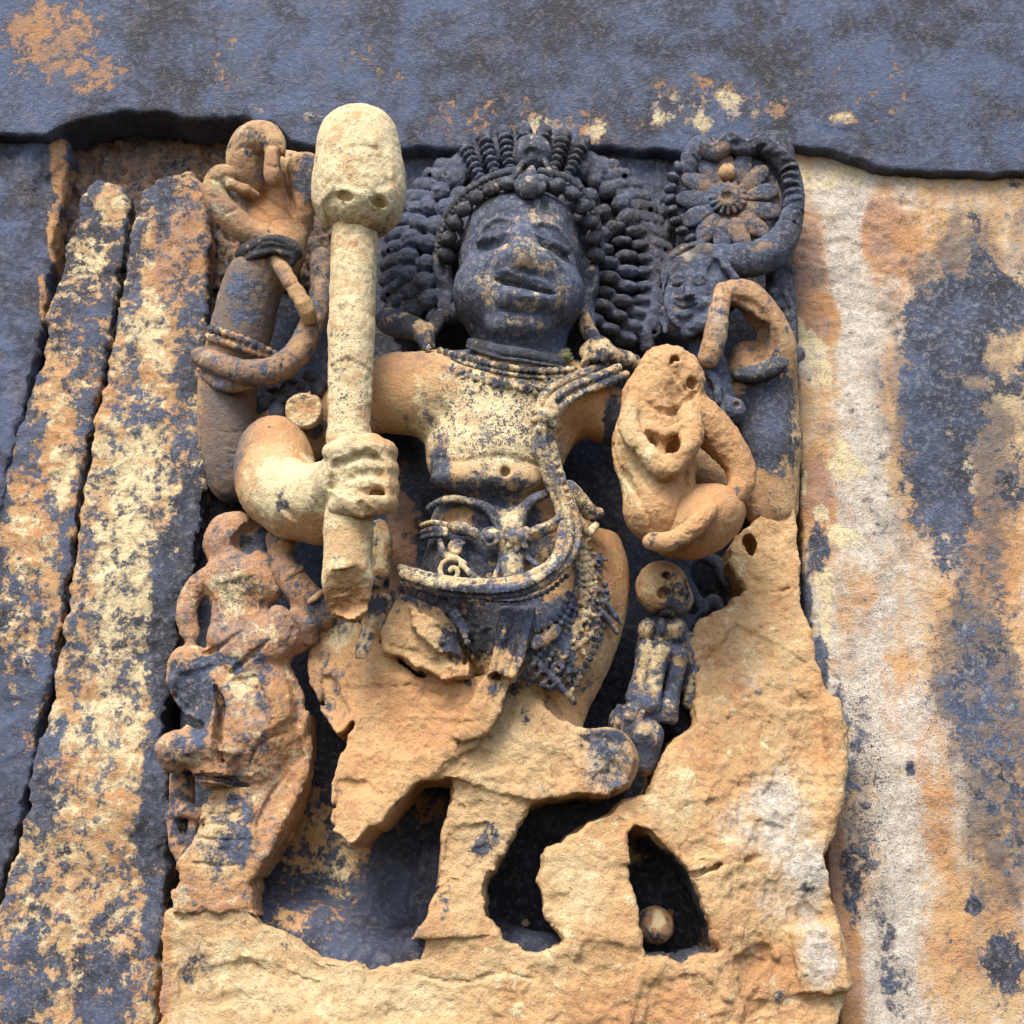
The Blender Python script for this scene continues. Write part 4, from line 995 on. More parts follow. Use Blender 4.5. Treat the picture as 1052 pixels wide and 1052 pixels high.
s.chain([(585, 500, 114, 7), (596, 515, 106, 8), (610, 528, 96, 6)], k=3, smooth=3)
beads(s, [(568, 470, 132, 4), (580, 500, 128, 4), (592, 530, 122, 4), (596, 560, 122, 4)], 9, 4.2)
build(s, 'sacred_thread', deity, base={'patina': 0.44, 'pale': 0.52, 'speck': 1.2, 'red': .25, 'grime': .25, 'sheen_mottle': .6}, dref=125, rough=(0.7, 5), seed=51, blobs=[
    ('patina', 0.30, 560, 428, 20, 22), ('patina', 0.40, 500, 598, 100, 6), ('patina', 0.82, 480, 614, 120, 7), ('patina', 0.2, 590, 520, 18, 20), ('patina', 0.72, 630, 385, 20, 12), ('patina', 0.7, 556, 560, 8, 20), ('patina', .2, 425, 588, 14, 7)])

# ---- belt bands and girdle
s = Sculpt(1.2)
s.chain([(440, 522, 92, 3.2), (458, 513, 104, 3.6), (478, 514, 112, 3.6), (500, 522, 114, 4.5), (512, 540, 112, 4.5), (514, 552, 110, 4)], k=2, smooth=4)
s.chain([(564, 506, 112, 4), (548, 513, 116, 5), (538, 524, 116, 5), (536, 540, 114, 4)], k=2, smooth=4)
s.poly([(498, 516), (520, 522), (552, 512), (540, 528), (536, 545), (512, 545), (508, 528)], 114, 90, rnd=3, k=3)
s.chain([(525, 540, 110, 12), (527, 560, 110, 11), (527, 590, 114, 12)], k=3)
s.chain([(512, 556, 112, 3), (515, 575, 114, 3), (508, 594, 120, 3)], k=2).chain([(540, 556, 112, 3), (542, 572, 114, 3), (556, 585, 122, 3)], k=2)
s.ball(537, 583, 128, 7, 3, 's')
build(s, 'belt', deity, base={'patina': 0.66, 'pale': 0.5, 'speck': 0.9, 'grime': .3, 'sheen_mottle': .6}, dref=110, rough=(0.4, 5), seed=53, blobs=[('patina', 0.12, 465, 513, 14, 6), ('patina', 0.30, 526, 555, 16, 40), ('patina', .88, 445, 520, 10, 8), ('patina', 0.8, 505, 535, 9, 12)])
s = Sculpt(1.2)
for dy in (0, 7, 13):
    s.chain([(434, 540+dy, 84, 3), (444, 537+dy, 96, 3), (458, 539+dy*0.8, 104, 2.8)], k=1, smooth=3)
s.ell(473, 543, 114, 13, 7.5, 9, -12, k=2).ell(487, 548, 116, 6, 6, 6, k=2)
s.ball(503, 551, 118, 10, 2).ell(503, 551, 126, 5, 5, 4, k=1)
s.chain([(496, 553, 124, 2), (503, 560, 124, 2), (511, 555, 124, 2), (511, 546, 124, 2)], k=1, smooth=4)
flower(s, 531, 552, 122, 14, 8).ball(531, 552, 122, 9, 2)
s.chain([(544, 550, 120, 6), (556, 545, 122, 6.5), (568, 540, 122, 6), (578, 533, 122, 6)], k=2, smooth=3)
beads(s, [(546, 547, 127, 3), (560, 541, 128, 3), (578, 531, 128, 3)], 6, 3.2)
# scrolls above the rope
for (x, y, r) in ((469, 563, 7), (464, 587, 13)):
    s.chain([(x+r*(1-0.11*t)*math.cos(t*0.8+2.6), y-r*(1-0.11*t)*math.sin(t*0.8+2.6)*0.9, 116, 2.4) for t in np.linspace(-2.5, 8, 16)], k=1.2)
s.chain([(452, 556, 110, 3), (455, 570, 112, 4), (468, 574, 114, 4)], k=2)
s.chain([(474, 580, 116, 3), (484, 590, 120, 3), (492, 596, 124, 3)], k=2)
build(s, 'girdle', deity, base={'patina': 0.42, 'pale': 0.5, 'red': .25, 'speck': .8, 'grime': .25, 'sheen_mottle': .6}, dref=118, rough=(0.35, 5), seed=55, blobs=[('patina', 0.85, 440, 546, 14, 14), ('patina', 0.62, 503, 553, 10, 10), ('patina', .8, 470, 552, 16, 4), ('patina', .1, 466, 580, 16, 16)])

# ---- the net of bead strings over the hip
s = Sculpt(1.1)
def hipd(x, y):
    return 42+68*math.sqrt(max(0.02, 1-((x-536)/106)**2-((y-612)/150)**2))
BN = []
for k in range(5):
    pts = []
    for (x, y) in ((598-k*2, 556), (610-4*k, 590), (616-8*k, 625), (610-11*k, 655), (598-13*k, 685), (585-14*k, 703)):
        pts.append((x, y, hipd(x, y)+4, 3.2))
    BN.append(pts)
beads(s, [(622, 600, hipd(622, 600)+3, 3.4), (624, 625, hipd(624, 625)+3, 3.4), (616, 655, hipd(616, 655)+4, 3.4), (602, 685, hipd(602, 685)+5, 3.4), (584, 715, hipd(584, 705)+8, 3.4)], 7.2, 3.9)
for b_ in BN:
    beads(s, b_, 6.6, 3.3)
for (x, y, r) in ((612, 606, 8), (604, 630, 10), (594, 642, 9), (607, 652, 8), (594, 663, 12), (584, 690, 10), (580, 640, 7), (572, 705, 8), (610, 578, 8), (590, 618, 7)):
    flower(s, x, y, hipd(x, y)+5, r, 4, 0.4+x)
for (x, y, r) in ((608, 575, 8), (606, 560, 7), (602, 590, 6), (616, 615, 6), (600, 615, 6)):
    s.chain([(x+r*(1-0.1*t)*math.cos(t), y-r*(1-0.1*t)*math.sin(t), hipd(x, y)+5, 1.9) for t in np.linspace(0, 5.5, 12)], k=1)
s.chain([(596, 535, 112, 4), (604, 548, 106, 4), (612, 540, 100, 4)], k=2, smooth=3)
s.chain([(604, 528, 98, 6), (615, 527, 92, 6)], k=2)
# swags
beads(s, [(552, 647, 112, 3.4), (566, 640, 112, 3.4), (578, 626, 110, 3.4), (584, 610, 112, 3.4)], 7, 3.7)
beads(s, [(432, 612, 110, 3.6), (448, 618, 114, 3.6), (462, 628, 117, 3.6), (474, 645, 118, 3.6), (480, 660, 118, 3.6)], 6.6, 3.8)
beads(s, [(455, 618, 116, 3), (470, 630, 119, 3), (480, 648, 119, 3)], 6, 3.2)
flower(s, 452, 614, 118, 8, 5).ball(464, 622, 119, 5, 2)
beads(s, [(524, 626, 122, 3), (520, 640, 124, 3), (516, 655, 124, 3)], 6.5, 3.2)
for i, (x, y) in enumerate(((552, 660), (561, 656), (570, 650))):
    s.ell(x, y, 112, 6, 9, 6, -20, k=1.5)
s.chain([(622, 618, 92, 3), (632, 633, 84, 3), (638, 640, 78, 2.6)], k=1.5).chain([(620, 630, 92, 3), (634, 650, 80, 3)], k=1.5)
beads(s, [(500, 616, 122, 3), (530, 617, 124, 3), (560, 609, 124, 3), (582, 592, 122, 3)], 6.4, 3.2)
beads(s, [(590, 560, 116, 3), (594, 590, 114, 3), (588, 618, 112, 3), (576, 640, 112, 3), (556, 655, 112, 3)], 6.6, 3.4)
for q in range(9):
    x, y = 622-4.2*q-0.35*q*q*0.6, 575+15*q
    flower(s, x-4, y, hipd(x, y)+5, 6.5, 4, q*0.7)
    s.chain([(x-10+5*math.cos(t_), y+6-5*math.sin(t_), hipd(x-8, y)+5, 1.7) for t_ in np.linspace(0.3*q, 0.3*q+4.6, 8)], k=1)
s.chain([(548, 676, 104, 3), (566, 694, 102, 3), (582, 712, 96, 3), (590, 722, 90, 3)], k=2, smooth=3)
build(s, 'bead_net', deity, base={'patina': 0.64, 'pale': 0.5, 'speck': 0.8, 'red': .3, 'grime': .3, 'sheen_mottle': .6}, dref=105, rough=(0.3, 4), seed=57, blobs=[('patina', 0.36, 604, 610, 12, 60), ('patina', 0.25, 600, 650, 16, 24), ('patina', 0.30, 561, 657, 14, 10), ('patina', 0.82, 580, 620, 10, 40), ('patina', 0.75, 612, 680, 10, 40), ('patina', .85, 464, 630, 26, 26), ('patina', .2, 606, 550, 12, 24)])

# ---- armlets and bracelets of the raised arm, the snake round it, and the armlet beside the mace
s = Sculpt(1.2)
beads(s, [(217, 338, 56, 4.5), (236, 344, 66, 4.8), (262, 354, 64, 4.8), (282, 364, 52, 4.5)], 8.2, 4.8)
s.chain([(214, 346, 52, 4), (236, 353, 62, 4), (262, 362, 60, 4), (284, 370, 46, 4)], k=2, smooth=4)
build(s, 'armlet', deity, base={'patina': 0.50, 'pale': 0.5, 'red': .6}, dref=60, rough=(0.3, 5), seed=61)
s = Sculpt(1.3)
s.chain([(206, 366, 36, 10), (222, 373, 56, 11), (250, 382, 66, 12), (282, 380, 66, 13), (306, 362, 60, 13), (322, 330, 56, 12), (330, 300, 50, 11), (330, 265, 44, 11)], k=3, smooth=5)
for t in np.linspace(0, 1, 7):
    s.chain([(292+18*t, 388-14*t-6*t*t, 78, 0.9), (286+12*t, 366-16*t, 76, 0.9)], k=1, op='s')
s.chain([(212, 386, 40, 6), (232, 396, 54, 7), (262, 394, 56, 6)], k=3, smooth=4)
build(s, 'coiled_snake', deity, base={'patina': 0.42, 'red': 0.55, 'pale': 0.2, 'grime': .6, 'speck': .5, 'sheen_mottle': .5}, dref=60, rough=(0.7, 7), seed=63, blobs=[('patina', 0.18, 210, 366, 10, 9), ('pale', .6, 210, 366, 10, 9), ('patina', 0.32, 316, 340, 14, 30)])
s = Sculpt(1.2)
s.chain([(247, 262, 60, 6), (258, 254, 74, 6), (278, 249, 82, 6), (298, 252, 82, 6), (306, 262, 76, 5)], k=3, smooth=4)
s.chain([(250, 269, 62, 4), (262, 262, 76, 4), (282, 257, 82, 4), (298, 262, 80, 4)], k=2, smooth=4)
s.chain([(262, 262, 72, 4), (272, 250, 82, 6), (290, 248, 84, 6), (302, 256, 80, 5), (300, 270, 76, 4)], k=2, smooth=3).groove([(258, 258), (276, 252), (296, 256)], 78, 2, 1.6)
build(s, 'bracelet', deity, base={'patina': 0.72, 'red': .6}, dref=70, rough=(0.4, 6), seed=65)
s = Sculpt(1.2)
for (x, y, d, rx, ry, a) in ((282, 398, 34, 8, 7, 0), (296, 402, 40, 10, 8, -30), (299, 391, 34, 8, 6, -10), (274, 412, 34, 8, 8, 0), (285, 423, 44, 9, 11, 10), (289, 411, 38, 7, 5, -20), (318, 386, 30, 8, 7, 0), (330, 392, 30, 8, 9, 0), (326, 402, 30, 7, 8, 0), (308, 396, 36, 6, 5, 0)):
    s.ell(x, y, d, rx, ry, 9, a, k=1.5)
build(s, 'armlet', deity, base={'patina': 0.93}, dref=40, rough=(0.3, 5), seed=66)
s = Sculpt(1.2)
s.chain([(308, 420, 20, 16), (313, 423, 62, 19)], k=2).ell(312, 424, 74, 24, 21, 6, 10, k=2, op='s').box(313, 422, 58, 17, 14, 4, 8, rnd=4, k=4)
build(s, 'armlet_disc', deity, base={'patina': 0.10, 'red': .35, 'pale': .5, 'speck': .8}, dref=60, rough=(0.9, 6), seed=67)
s = Sculpt(1.3)
s.chain([(757, 385, 44, 6), (776, 384, 52, 8), (800, 374, 50, 9), (818, 364, 34, 9)], k=3, smooth=4)
build(s, 'armlet', deity, base={'patina': 0.78, 'wash': .5, 'speck': .5}, dref=50, rough=(0.5, 6), seed=68)

# ================================================================== WHAT THE HANDS HOLD
s = Sculpt(1.5)
s.chain([(365, 228, 136, 24), (361, 340, 136, 23.5), (359, 450, 136, 22.5), (358, 540, 136, 24.5), (357, 596, 136, 25.5), (356, 640, 136, 22)], k=4)
s.box(340, 626, 168, 60, 24, 40, 12, 40, 0, rnd=2, k=3, op='s')
s.box(385, 650, 140, 40, 24, 60, 36, 0, 0, rnd=2, k=3, op='s')
s.box(330, 650, 140, 30, 24, 60, -30, 0, 0, rnd=2, k=3, op='s')
mace = thing('stone_mace', 'upright cream stone mace with rounded head gripped in a fist', 'mace', 357, 632, 136)
s.groove([(345, 378), (356, 366), (372, 380)], 160, 2, 1.4).groove([(350, 250), (352, 300), (351, 350)], 160, 4, 1.2)
s.scar([(338, 372), (358, 366), (380, 376), (379, 440), (338, 445)], 158, 1.6, 1.5).scar([(345, 240), (362, 236), (366, 300), (350, 330)], 160, 1.4, 2, seed=3)
build(s, 'shaft', mace, base={'patina': 0.06, 'pale': 0.62, 'red': 0.26, 'speck': 0.55, 'grime': .2}, dref=150, rough=(0.7, 8), frac=(3, 16, 3), seed=71, blobs=[('red', 0.5, 356, 610, 30, 34), ('pale', 0.1, 356, 615, 30, 30), ('frac', 1, 356, 620, 30, 26), ('speck', .2, 356, 610, 30, 40), ('pale', .4, 356, 560, 28, 24), ('red', .35, 356, 560, 28, 24), ('patina', .28, 352, 395, 16, 30), ('speck', 1, 355, 390, 22, 50)])
s = Sculpt(1.5)
s.ell(369, 185, 140, 48, 56, 46, 2, k=10).ell(369, 208, 140, 45, 38, 42, k=14).ell(368, 148, 138, 42, 36, 40, k=14)
s.ell(369, 138, 136, 38, 29, 36, k=5)
for i in range(9):
    x = 334+i*8.8
    s.chain([(x, 127+0.024*(x-369)**2, 172-0.02*(x-369)**2, 4.5), (x*0.72+369*0.28, 114+0.016*(x-369)**2, 150, 4)], k=2)
s.groove([(345, 196), (352, 197), (361, 200)], 184, 5, 9, smooth=2).groove([(381, 202), (387, 199), (395, 200)], 184, 6, 10, smooth=2)
s.scar([(338, 150), (395, 146), (402, 180), (385, 195), (345, 190)], 184, 2.5, 3).scar([(330, 205), (345, 200), (350, 225), (338, 235)], 170, 3, 2, seed=2).groove([(340, 232), (369, 226), (398, 234)], 180, 4, 2)
s.chain([(330, 152, 172, 1.5), (369, 143, 188, 2), (408, 150, 172, 1.5)], k=3, op='s', smooth=4)
s.ell(324, 168, 156, 5, 6, 6, k=4, op='s')
build(s, 'mace_head', mace, base={'patina': 0.05, 'pale': 0.66, 'red': 0.26, 'speck': 0.55, 'grime': .2}, dref=170, rough=(0.9, 16), frac=(1.6, 26, 3), seed=73, blobs=[('frac', .7, 369, 185, 40, 44), ('pale', .4, 390, 235, 30, 20), ('patina', .3, 393, 222, 16, 12)])

# a disc carved as an open flower, wreathed by a thick coil
rosette = thing('flower_emblem', 'round stone emblem carved as an open flower inside a coiled wreath', 'carved emblem', 755, 262, 40)
s = Sculpt(1.3)
s.ell(748, 206, 46, 56, 57, 10, k=3)
s.ell(748, 206, 58, 50, 51, 5, k=2, op='s')
for i in range(13):
    a = 2*math.pi*i/13+0.22
    ca, sa = math.cos(a), math.sin(a)
    s.ell(748+35*ca, 206-36*sa, 54, 19.5, 10.6, 5, math.degrees(a), k=0.6)
    s.groove([(748+20*math.cos(a+math.pi/13), 206-20*math.sin(a+math.pi/13)), (748+50*math.cos(a+math.pi/13), 206-50*math.sin(a+math.pi/13))], 55, 1.9, 3.5, smooth=0)
s.ell(748, 203, 56, 19, 17, 7, k=2)
for i in range(16):
    a = 2*math.pi*i/16
    s.chain([(748+7*math.cos(a), 203-6*math.sin(a), 63, 1.5), (748+18*math.cos(a), 203-16*math.sin(a), 58, 2.2)], k=1)
s.ell(747, 201, 64, 6, 5, 5, k=2, op='s')
build(s, 'flower_disc', rosette, base={'patina': 0.56, 'red': .7, 'pale': .2, 'grime': .7, 'speck': .5, 'sheen_mottle': .4}, dref=58, rough=(0.5, 8), seed=81, blobs=[('patina', 0.30, 760, 185, 20, 14), ('patina', 0.34, 752, 203, 16, 14), ('patina', .4, 765, 228, 24, 18), ('patina', .25, 747, 176, 9, 9), ('patina', .8, 708, 214, 16, 30)])
s = Sculpt(1.3)
s.ball(747, 177, 58, 9, 1.5)
build(s, 'stud', rosette, base={'patina': 0.25, 'red': .4, 'pale': .3}, dref=60, rough=(0.4, 8), seed=82)
s = Sculpt(1.4)
s.chain([(788, 148, 56, 13), (806, 166, 54, 10), (815, 195, 50, 10), (813, 226, 52, 11), (800, 252, 58, 16), (776, 266, 62, 17), (748, 267, 62, 15)], k=4, smooth=4)
s.chain([(706, 184, 46, 8), (710, 166, 54, 9), (718, 150, 58, 10), (734, 158, 60, 8), (750, 146, 60, 10), (766, 153, 58, 8), (778, 144, 56, 9)], k=3, smooth=4)
s.chain([(795, 144, 58, 10), (806, 158, 52, 10), (808, 180, 50, 8)], k=3).ball(782, 152, 70, 7, 2, 's').ball(756, 148, 70, 5, 2, 's')
for a in np.linspace(-0.6, 0.5, 6):
    s.chain([(752+43*math.cos(a), 206-52*math.sin(a), 72, 1), (752+68*math.cos(a), 206-58*math.sin(a), 66, 1)], k=1, op='s')
for i, (x, y) in enumerate(((698, 188), (688, 204), (681, 220), (682, 238), (677, 252), (676, 268))):
    s.ell(x, y, 28, 10, 8, 12, 20, k=2).ball(x-1, y+4, 40, 3, 1, 's')
s.chain([(700, 184, 20, 10), (686, 225, 20, 12), (678, 275, 20, 12)], k=5)
for q, (x, y, d, r) in enumerate(resample([(788, 148, 56, 13), (806, 166, 54, 10), (815, 195, 50, 10), (813, 226, 52, 11), (800, 252, 58, 15), (776, 266, 62, 16), (752, 267, 62, 15)], 8.5, 4)):
    s.ell(x-2*math.cos(q), y, d+6, r*0.95, r*0.42, 9, 20*math.sin(q*1.9)+(40 if q > 9 else 0), k=2)
for q in range(14):
    a = 0.35+q*0.2
    s.ell(748+60*math.cos(a+1.25), 202-58*math.sin(a+1.25), 54, 7, 4.5, 8, math.degrees(a+1.25)+40*math.sin(q), k=2)
for (x0, y0, x1, y1) in ((796, 176, 824, 170), (800, 190, 826, 188), (802, 206, 826, 210), (800, 222, 824, 232), (788, 238, 806, 258), (772, 246, 782, 276), (704, 172, 718, 178), (710, 158, 722, 166)):
    s.groove([(x0, y0), (x1, y1)], 66, 2.4, 2.2, smooth=0)
s.groove([(716, 146), (732, 152), (748, 140), (766, 147), (784, 138)], 64, 3, -2)
build(s, 'wreath_coil', rosette, base={'patina': 0.80, 'red': .6, 'wash': .3, 'grime': .7, 'speck': .6, 'sheen_mottle': .4}, dref=60, rough=(0.6, 8), seed=83, blobs=[('patina', .45, 735, 160, 26, 12), ('patina', .4, 775, 262, 14, 6)])

mask = thing('carved_mask', 'small dark carved face in the crook of fingers below the flower emblem', 'carved head', 715, 350, 40)
s = Sculpt(1.3)
s.ell(718, 292, 40, 42, 46, 34, 16, k=6).ell(702, 318, 48, 24, 34, 26, -6, k=6)
s.ell(704, 306, 70, 22, 34, 8, -8, k=3)
s.chain([(720, 258, 66, 9), (742, 262, 66, 10), (752, 278, 62, 9)], k=4)
s.chain([(737, 264, 72, 6), (746, 274, 74, 4), (758, 290, 70, 3.4), (764, 298, 66, 3)], k=3, smooth=3)
s.ell(733, 276, 76, 7, 11, 8, -10, k=3, op='s').ell(696, 291, 80, 6, 4, 6, 30, k=2, op='s').ball(696, 291, 74, 3, 1)
s.ell(716, 290, 80, 5, 4, 5, -10, k=2, op='s')
s.chain([(706, 292, 80, 3), (708, 302, 84, 5)], k=3).chain([(696, 308, 78, 2), (706, 313, 82, 2.6), (718, 306, 78, 2)], k=2, op='s', smooth=3)
s.ell(704, 322, 76, 9, 5, 5, 10, k=3).chain([(720, 312, 74, 7), (732, 310, 72, 6), (726, 328, 70, 7)], k=3)
s.chain([(684, 280, 62, 3), (678, 310, 60, 3), (684, 340, 56, 3)], k=2, smooth=3)
s.chain([(706, 340, 66, 8), (720, 332, 70, 8), (736, 340, 66, 8)], k=3, smooth=3).ball(712, 342, 76, 5, 2, 's')
s.chain([(690, 266, 60, 3), (705, 254, 66, 3), (722, 250, 66, 3)], k=2, smooth=3)
s.chain([(724, 350, 44, 16), (728, 385, 40, 20), (738, 410, 40, 18)], k=6)
s.chain([(722, 378, 62, 4), (736, 392, 64, 4), (738, 412, 62, 4)], k=2, smooth=3)
s.ball(752, 422, 56, 14, 4).ball(757, 416, 68, 4, 1, 's')
s.groove([(686, 292), (694, 286), (702, 290)], 66, 2.4, -2).groove([(686, 296), (695, 298), (703, 294)], 66, 2.4, 2.4)
s.groove([(710, 288), (718, 284), (726, 290)], 70, 2.4, -2).groove([(710, 294), (718, 296), (725, 292)], 70, 2.4, 2.4)
s.groove([(692, 312), (702, 318), (716, 314)], 74, 3, 4.5).groove([(690, 306), (704, 309), (718, 306)], 74, 2.5, -2)
for q in range(4):
    s.groove([(690+q*7, 266-q*3), (697+q*7, 262-q*3), (704+q*7, 264-q*3)], 64, 2, 1.6)
s.groove([(682, 285), (677, 312), (684, 338)], 56, 3, 3).groove([(726, 346), (716, 356), (712, 372)], 50, 3, 2.5)
build(s, 'head', mask, base={'patina': 0.78, 'red': .6, 'wash': .35, 'speck': .6, 'grime': .7, 'sheen_mottle': .4}, dref=60, rough=(0.8, 7), seed=85, blobs=[('patina', .42, 708, 262, 18, 10), ('wash', .8, 708, 262, 18, 12), ('patina', .6, 700, 330, 14, 20), ('patina', .4, 756, 418, 6, 6)])
s = Sculpt(1.4)
s.chain([(800, 275, 26, 14), (803, 310, 26, 15), (808, 350, 24, 12)], k=4)
for i in range(14):
    a = i*2.4
    s.ball(803+9*math.cos(a), 278+i*6, 34+5*math.sin(a), 6, 2)
s.chain([(806, 300, 44, 3), (815, 318, 40, 3), (815, 345, 34, 3)], k=2)
build(s, 'tassel', mask, base={'patina': 0.72, 'wash': .7, 'speck': .6}, dref=40, rough=(0.8, 6), seed=86)

# the smooth orange carving: a curled hand or beast over a round bowl
cup = thing('orange_carving', 'worn bright orange carving with looped limbs curled over a bowl', 'carving', 705, 568, 90)
s = Sculpt(1.5)
s.ell(684, 385, 112, 27, 30, 28, -12, k=8).ell(702, 390, 120, 22, 28, 22, 14, k=8)
s.chain([(684, 385, 112, 28), (668, 410, 110, 27), (668, 425, 112, 26)], k=10)
s.ell(672, 470, 108, 42, 60, 36, 14, k=12).ell(678, 522, 108, 38, 38, 36, 22, k=14)
s.chain([(650, 412, 128, 9), (646, 440, 138, 10), (664, 464, 146, 10), (684, 482, 148, 11), (698, 468, 148, 11), (710, 448, 140, 12), (706, 422, 132, 11)], k=4, smooth=4)
s.chain([(668, 440, 142, 6), (684, 446, 146, 6), (700, 438, 144, 6)], k=3)
s.ell(671, 452, 146, 5, 7, 26, 20, k=3, op='s').ell(692, 458, 146, 7, 12, 30, -12, k=3, op='s')
s.chain([(708, 420, 116, 20), (730, 440, 112, 19), (752, 466, 108, 16), (762, 492, 108, 13), (753, 512, 114, 9)], k=6, smooth=4)
s.ell(732, 489, 110, 15, 17, 70, 24, k=5, op='s')
s.groove([(664, 414), (684, 424), (704, 414), (716, 402)], 135, 6, 4)
s.groove([(636, 452), (646, 490), (660, 520), (670, 545)], 128, 4, 4).groove([(648, 446), (656, 480), (668, 505)], 138, 4, 3).groove([(706, 480), (704, 505), (694, 532)], 138, 6, 4)
s.ell(694, 369, 138, 5, 4, 14, k=3, op='s').ell(711, 392, 140, 6, 6, 18, 20, k=3, op='s').ell(703, 380, 143, 9, 11, 5, -20, k=4, op='s')
s.groove([(690, 366), (690, 378), (700, 392), (708, 402)], 140, 4, 2.5)
s.chain([(640, 440, 126, 3), (650, 485, 134, 2.4), (664, 520, 138, 1.8)], k=5, op='s').chain([(632, 458, 112, 2.4), (640, 500, 120, 2)], k=5, op='s')
s.chain([(700, 500, 142, 5), (690, 530, 144, 3)], k=8, op='s')
build(s, 'curled_figure', cup, base={'patina': 0.04, 'red': 0.50, 'pale': 0.18, 'speck': 0.35, 'grime': .1, 'frac': .3}, dref=125, rough=(0.8, 9), frac=(2, 10, 3), seed=91, blobs=[('pale', .45, 650, 480, 22, 60), ('red', .3, 650, 480, 22, 60), ('red', .42, 680, 390, 24, 30), ('frac', .7, 690, 400, 60, 100), ('speck', .4, 650, 470, 24, 60), ('patina', .34, 692, 430, 6, 6), ('red', .68, 690, 520, 24, 24), ('patina', .26, 756, 500, 8, 14)])
s = Sculpt(1.5)
s.ell(716, 536, 98, 52, 36, 46, 24, k=6)
s.chain([(668, 556, 130, 8), (690, 556, 140, 8), (712, 542, 146, 8), (732, 522, 146, 6)], k=6, smooth=4)
build(s, 'bowl', cup, base={'patina': 0.0, 'red': 0.55, 'pale': 0.12, 'speck': 0.12}, dref=125, rough=(0.6, 12), frac=(2, 12, 3), seed=92, blobs=[('patina', .34, 672, 558, 10, 8), ('patina', .42, 690, 566, 30, 6), ('frac', .6, 700, 545, 40, 20), ('pale', .3, 700, 540, 40, 12)])

# skeleton figure in the recess
skel = thing('skeleton_figure', 'small carved skeleton with a grinning skull standing in the dark recess', 'skeleton', 665, 775, 20)
s = Sculpt(1.3)
s.ell(680, 604, 40, 27, 28, 28, 10, k=6).ell(692, 616, 48, 20, 19, 20, k=6)
s.ell(685, 592, 62, 6, 4.5, 12, -10, k=2, op='s').ell(682, 609, 64, 7, 6, 13, 10, k=2, op='s').ell(695, 599, 66, 3, 3.5, 6, k=2, op='s')
s.groove([(702, 594), (706, 604), (704, 618)], 60, 2, 3).groove([(670, 630), (684, 627), (698, 634)], 50, 3, 3)
s.chain([(692, 590, 66, 3), (697, 600, 70, 4), (694, 606, 68, 3)], k=3, smooth=3)
s.chain([(702, 596, 62, 1.4), (706, 606, 62, 1.6), (704, 616, 60, 1.4)], k=2, op='s', smooth=3)
s.chain([(698, 600, 68, 1.4), (699, 612, 68, 1.6)], k=2, op='s')
for i in range(4):
    s.ball(701+i*0.6, 600+i*4.5, 66, 1.8, 1)
build(s, 'skull', skel, base={'patina': 0.16, 'red': .3, 'pale': .4, 'speck': .5}, dref=58, rough=(0.5, 8), seed=101, blobs=[('patina', .70, 696, 626, 24, 12), ('patina', .5, 704, 608, 9, 14), ('patina', .5, 688, 600, 10, 16), ('patina', .0, 670, 595, 10, 14)])
s = Sculpt(1.3)
s.ell(682, 676, 20, 30, 50, 26, -6, k=8)
s.ell(664, 647, 42, 9, 12, 12, -14, k=3).ell(680, 644, 46, 4, 10, 8, k=2).ell(694, 648, 42, 11, 13, 14, 0, k=3)
s.ell(679, 661, 52, 27, 4, 8, k=3, op='s')
for (x0, y0, x1, y1, d, r) in ((664, 668, 652, 716, 48, 10), (678, 670, 668, 722, 54, 11.5), (697, 676, 687, 728, 46, 10.5)):
    s.chain([(x0, y0, d, r), ((x0+x1)/2, (y0+y1)/2, d-2, r*0.74), (x1, y1, d, r)], k=3)
    s.ball(x0, y0-2, d+1, r*0.98, 2)
s.chain([(707, 656, 36, 8), (713, 688, 34, 7), (708, 722, 30, 7)], k=4)
s.chain([(643, 742, 46, 18), (664, 756, 46, 17), (662, 782, 36, 14)], k=4)
for i in range(4):
    s.chain([(634+i*8, 742-i*1, 62-i, 3), (636+i*8, 726+i*2, 60, 3)], k=1.5)
s.ell(646, 737, 62, 6, 5, 6, k=2).ball(663, 752, 58, 9, 2).ell(660, 776, 26, 18, 20, 22, k=8)
s.chain([(650, 728, 52, 5), (690, 738, 44, 7)], k=3)
s.groove([(666, 640), (662, 650), (664, 658)], 54, 2, 2).groove([(690, 640), (688, 650), (690, 660)], 54, 2, 2).groove([(700, 640), (698, 650), (699, 660)], 54, 2, 2)
build(s, 'bones', skel, base={'patina': 0.58, 'red': .3, 'pale': .5, 'grime': .35, 'sheen_mottle': .6, 'speck': .5}, dref=48, rough=(0.5, 7), seed=103, blobs=[('patina', .34, 663, 645, 7, 8), ('patina', .34, 692, 648, 10, 9), ('patina', .34, 660, 690, 5, 26, -12), ('patina', .34, 672, 690, 6, 30, -10), ('patina', .34, 676, 672, 9, 7), ('patina', .34, 695, 678, 9, 6), ('patina', .34, 686, 722, 7, 6), ('patina', .34, 645, 735, 6, 6), ('patina', .34, 662, 750, 7, 7), ('patina', .97, 660, 776, 20, 14), ('patina', .8, 692, 705, 10, 18)])

